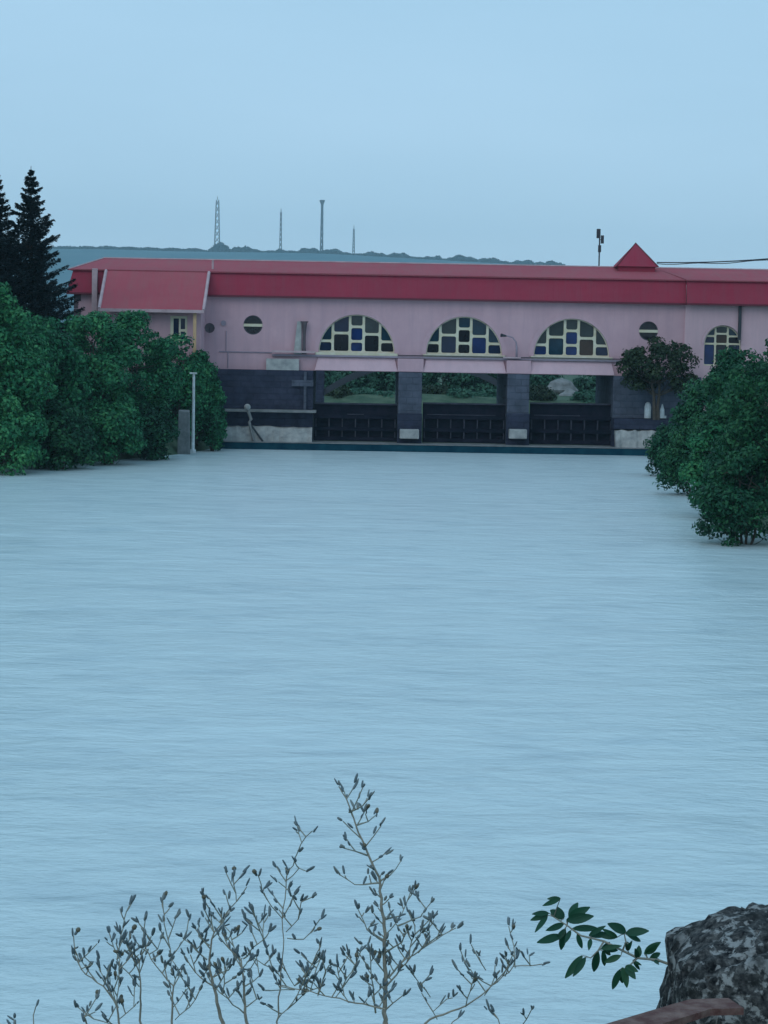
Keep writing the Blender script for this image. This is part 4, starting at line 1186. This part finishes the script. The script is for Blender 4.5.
weed([ZA([(290, 790), (292, 700), (292, 600), (290, 480), (272, 330), (240, 260), (205, 170), (180, 110), (150, 50)]),
      ZA([(280, 345), (310, 325), (340, 280)]), ZA([(300, 640), (335, 600), (400, 550), (450, 520), (510, 485)]),
      ZA([(292, 735), (320, 715), (350, 690)]), ZA([(290, 460), (340, 450), (370, 375)]), ZA([(330, 480), (400, 450), (435, 405)]),
      ZA([(292, 560), (250, 560), (220, 540)]), ZA([(285, 520), (240, 490), (210, 430)]), ZA([(292, 560), (340, 530), (365, 490)]),
      ZA([(275, 350), (200, 350), (150, 320)]), ZA([(240, 260), (200, 250), (165, 240)]), ZA([(265, 745), (250, 640), (245, 560)]),
      ZA([(292, 670), (360, 590), (385, 480), (372, 450)]), ZA([(180, 130), (225, 110), (240, 90)]), ZA([(390, 560), (425, 530), (430, 460)]),
      ZA([(205, 170), (240, 160), (262, 140)])],
     5.0, 'tallest branching weed, its tip reaching the middle of the water', 101, 2.5)
weed([ZA([(300, 800), (292, 735), (200, 715), (60, 680), (-30, 660)]), ZA([(180, 712), (150, 650), (145, 600)]), ZA([(90, 690), (110, 620), (120, 600)]),
      ZA([(60, 680), (90, 580), (90, 530)]), ZA([(20, 700), (60, 610), (95, 540)]), ZA([(140, 700), (200, 600), (170, 570)])],
     4.9, 'weed branch leaning far left from the foot of the tallest weed', 102, 1.2)
weed([ZA([(400, 800), (430, 765), (540, 725), (600, 680), (640, 650), (690, 605), (740, 600), (775, 596)]),
      ZA([(540, 725), (560, 660), (565, 640)]), ZA([(600, 690), (630, 640), (630, 600)]), ZA([(660, 635), (675, 600), (660, 570)]), ZA([(600, 615), (580, 575)]),
      ZA([(450, 765), (440, 740), (480, 705), (500, 700)]), ZA([(690, 605), (690, 545), (672, 480)]), ZA([(740, 600), (735, 570)]), ZA([(560, 640), (535, 590)]),
      ZA([(430, 700), (400, 660), (370, 620)])],
     5.1, 'weed arching low to the right of the tallest weed', 103, 1.3)
weed([ZA([(480, 800), (500, 775), (520, 760)]), ZA([(650, 800), (640, 765), (625, 745)]), ZA([(700, 800), (730, 765), (745, 730)])],
     5.0, 'short weed tips at the bottom edge left of the leafy sprig', 104, 1.1)
weed([ZB([(490, 790), (480, 750), (455, 640), (440, 560), (445, 500), (480, 440), (505, 415)]), ZB([(455, 640), (400, 600), (385, 545)]), ZB([(440, 520), (410, 490), (410, 460)]),
      ZB([(470, 450), (520, 390), (512, 310)]), ZB([(455, 480), (440, 410), (425, 385)]), ZB([(430, 560), (370, 500), (380, 440)]), ZB([(450, 610), (500, 590), (520, 560)]), ZB([(460, 650), (490, 600), (485, 570)])],
     5.1, 'thick-stemmed weed, second tallest clump from the left of the tallest weed', 105, 2.2)
weed([ZB([(560, 790), (545, 720), (545, 640), (535, 560), (500, 530), (480, 480)]), ZB([(545, 640), (590, 610), (580, 550)]), ZB([(540, 560), (600, 500), (570, 410)]), ZB([(600, 500), (600, 430)]),
      ZB([(545, 600), (520, 540), (500, 480), (460, 440)]), ZB([(550, 700), (580, 680), (590, 675)]), ZB([(545, 720), (480, 660), (490, 580)])],
     4.95, 'dense weed with tangled dark buds right beside the thick-stemmed weed', 106, 1.9)
weed([ZB([(640, 790), (642, 720), (655, 600), (660, 500), (655, 440), (665, 380), (670, 310)]), ZB([(655, 440), (610, 385), (585, 310)]), ZB([(665, 480), (705, 440), (712, 390), (745, 375)]),
      ZB([(655, 570), (690, 640), (720, 620), (768, 560)]), ZB([(650, 640), (690, 650), (600, 650)]), ZB([(640, 740), (700, 670), (770, 640)]), ZB([(668, 330), (705, 290), (730, 300)]), ZB([(670, 320), (710, 220), (745, 180)]),
      ZB([(712, 215), (700, 160)]), ZB([(668, 350), (645, 330)]), ZB([(670, 500), (720, 500), (768, 440)]), ZB([(650, 600), (580, 560), (560, 590)])],
     5.05, 'slender weed just left of the tallest one, with small tips high above the others', 107, 1.0, .55)
weed([ZB([(330, 790), (330, 740), (332, 640), (300, 600), (270, 560), (250, 520)]), ZB([(332, 640), (350, 590), (330, 560)]), ZB([(330, 600), (320, 500), (308, 450), (303, 385)]), ZB([(260, 545), (290, 530), (298, 500)]), ZB([(332, 700), (380, 640), (375, 600)]), ZB([(340, 740), (400, 680), (380, 640)])],
     5.0, 'upright weed with a forked top, in the middle of the left clump', 108, 1.4)
weed([ZB([(250, 790), (240, 740), (235, 600), (210, 540), (180, 490)]), ZB([(235, 640), (170, 560), (190, 440), (205, 400)]), ZB([(235, 600), (245, 500), (252, 440)]), ZB([(235, 560), (200, 530), (180, 540)])],
     5.1, 'weed left of the forked one, with a single bud standing above it', 109, 1.4)
weed([ZB([(180, 790), (170, 700), (130, 640), (60, 590), (42, 530), (40, 490)]), ZB([(150, 660), (120, 600), (115, 560)]), ZB([(170, 700), (150, 630), (138, 590)]), ZB([(60, 590), (95, 570), (70, 550)]), ZB([(165, 690), (175, 620), (175, 560), (145, 480)]), ZB([(175, 740), (215, 700), (220, 640)]), ZB([(180, 760), (100, 735), (80, 715)])],
     5.0, 'leftmost tall weed, its branch reaching furthest out over the water', 110, 1.3)
weed([[(32, 1035), (34, 1015), (36, 1006)], [(12, 1035), (14, 1020)], [(90, 1035), (85, 1016), (95, 1012)]], 5.0, 'few weed tips at the bottom left corner', 111, 1.0)

# leafy compound sprig from behind the stone post
def leaf_sprig():
    Y = 4.15
    base = at(700, 985, Y)
    t = thing('leafy_sprig', base, 'green leafy sprig with drooping leaflets reaching left from the stone post', 'sprig')
    px1 = Y / F
    ZC = lambda x, y, yo=0: at(510 + x / 2.977, 870 + y / 2.977, Y + yo) - base
    tw = MB()
    tw.tube([Vector((0, 0, 0)), ZC(500, 290), ZC(440, 268), ZC(380, 262), ZC(335, 240), ZC(280, 212), ZC(210, 195), ZC(170, 165), ZC(130, 140)], [px1 * w_ for w_ in (2.2, 1.6, 1.4, 1.3, 1.2, 1.1, 1.0, .8, .6)], 6)
    tw.tube([ZC(380, 262), ZC(355, 285), ZC(330, 300)], [px1, px1 * .8, px1 * .6], 6)
    tw.tube([ZC(335, 240), ZC(345, 215), ZC(340, 190)], [px1, px1 * .8, px1 * .6], 6)
    tw.tube([ZC(280, 212), ZC(262, 240), ZC(240, 262)], [px1, px1 * .8, px1 * .6], 6)
    tw.build('twig', M['stem_t'], t, smooth=True)
    LV = [((150, 84), (100, 106), 9), ((115, 128), (62, 150), 11), ((112, 135), (76, 182), 9), ((160, 145), (118, 118), 14), ((168, 150), (245, 138), 17), ((175, 140), (235, 112), 15), ((160, 160), (110, 180), 11),
          ((150, 195), (85, 215), 14), ((165, 175), (148, 245), 12), ((185, 175), (268, 172), 12), ((200, 190), (215, 235), 9), ((180, 180), (165, 215), 8), ((235, 195), (300, 190), 11), ((240, 205), (235, 235), 8),
          ((345, 185), (295, 160), 16), ((345, 188), (410, 180), 15), ((320, 200), (262, 195), 10), ((350, 195), (395, 212), 9), ((275, 235), (325, 240), 9), ((270, 235), (330, 225), 9), ((262, 240), (248, 310), 13), ((275, 240), (285, 290), 10),
          ((330, 255), (280, 275), 11), ((215, 255), (165, 322), 14), ((225, 260), (190, 315), 11), ((330, 295), (302, 358), 12), ((335, 290), (350, 348), 13), ((345, 285), (372, 322), 13), ((380, 262), (385, 225), 11), ((400, 250), (445, 215), 13), ((405, 250), (440, 225), 11),
          ((415, 265), (450, 245), 10), ((430, 268), (448, 272), 8), ((355, 225), (340, 215), 8), ((365, 270), (390, 300), 6), ((350, 240), (360, 215), 7)]
    rr = random.Random(4)
    extra = []
    for a_, b_, w_ in LV:
        if rr.random() < .45:
            an = rr.uniform(.35, .6) * rr.choice((-1, 1)); dx, dy = b_[0] - a_[0], b_[1] - a_[1]; q = rr.uniform(.6, .85)
            extra.append((a_, (a_[0] + (dx * math.cos(an) - dy * math.sin(an)) * q, a_[1] + (dx * math.sin(an) + dy * math.cos(an)) * q), w_ * .8))
    LV += extra
    TW = [ZC(*q) for q in ((500, 290), (470, 279), (440, 268), (410, 265), (380, 262), (355, 250), (335, 240), (308, 226), (280, 212), (245, 203), (210, 195), (190, 180), (170, 165), (150, 152), (130, 140), (355, 285), (330, 300), (345, 215), (340, 190), (262, 240), (240, 262))]
    pt = MB()
    for a_, b_, w_ in LV:
        p = ZC(a_[0], a_[1]); c_ = min(TW, key=lambda q: (q - p).length)
        if (c_ - p).length > .002: pt.tube([c_, c_.lerp(p, .5) + Vector((0, 0, .001)), p], [px1 * .6, px1 * .5, px1 * .45], 5)
    pt.build('petioles', M['stem_t'], t)
    for a_, b_, w_ in LV:
        p = ZC(a_[0], a_[1]); q = ZC(b_[0], b_[1], rr.uniform(-.03, .03))
        d = q - p; L_ = d.length; d.normalize()
        view = Vector((rr.uniform(-.25, .25), -1, .35 + rr.uniform(-.2, .2))).normalized()
        s = d.cross(view).normalized(); n_ = s.cross(d).normalized()
        hw_ = w_ / 2.977 * px1 * .92
        mb = MB(); vs = []; K = 7
        for i in range(K + 1):
            u = i / K; ww = hw_ * math.sin(math.pi * min(1, u * .96 + .02)) ** .7 * (1.15 - .3 * u)
            c_ = p + d * (L_ * u) - n_ * (L_ * .12 * u * u)
            vs += [c_ - s * ww + n_ * ww * .35, c_, c_ + s * ww + n_ * ww * .35]
        fs = []
        for i in range(K):
            for k in range(2): fs.append((i * 3 + k, i * 3 + k + 1, (i + 1) * 3 + k + 1, (i + 1) * 3 + k))
        mb.add(vs, fs); mb.build('leaflet', M['sprig'], t, smooth=True)
M['sprig'] = leaf_mat('sprig_leaves', [(0.008, 0.040, 0.030), (0.018, 0.085, 0.048), (0.06, 0.16, 0.06)], trans=.2, rough=.45)
leaf_sprig()

# ------------------------------------------------------------------ haze
mb = MB(); mb.box(-7200, 7200, -80, 7800, -9, 400)
hz = mb.build('haze', None if False else mat('unused', (1, 1, 1)))
m = bpy.data.materials.new('haze_air'); m.use_nodes = True
n = m.node_tree; n.nodes.clear()
o_ = n.nodes.new('ShaderNodeOutputMaterial'); pv = n.nodes.new('ShaderNodeVolumePrincipled')
pv.inputs['Color'].default_value = (.66, .90, 1.0, 1); pv.inputs['Density'].default_value = .000095
n.links.new(pv.outputs[0], o_.inputs['Volume'])
hz.data.materials.clear(); hz.data.materials.append(m)
tag(hz, 'pale blue air over the river valley', 'haze', kind='stuff')
SC.cycles.volume_bounces = 1
SC.cycles.max_bounces = 6
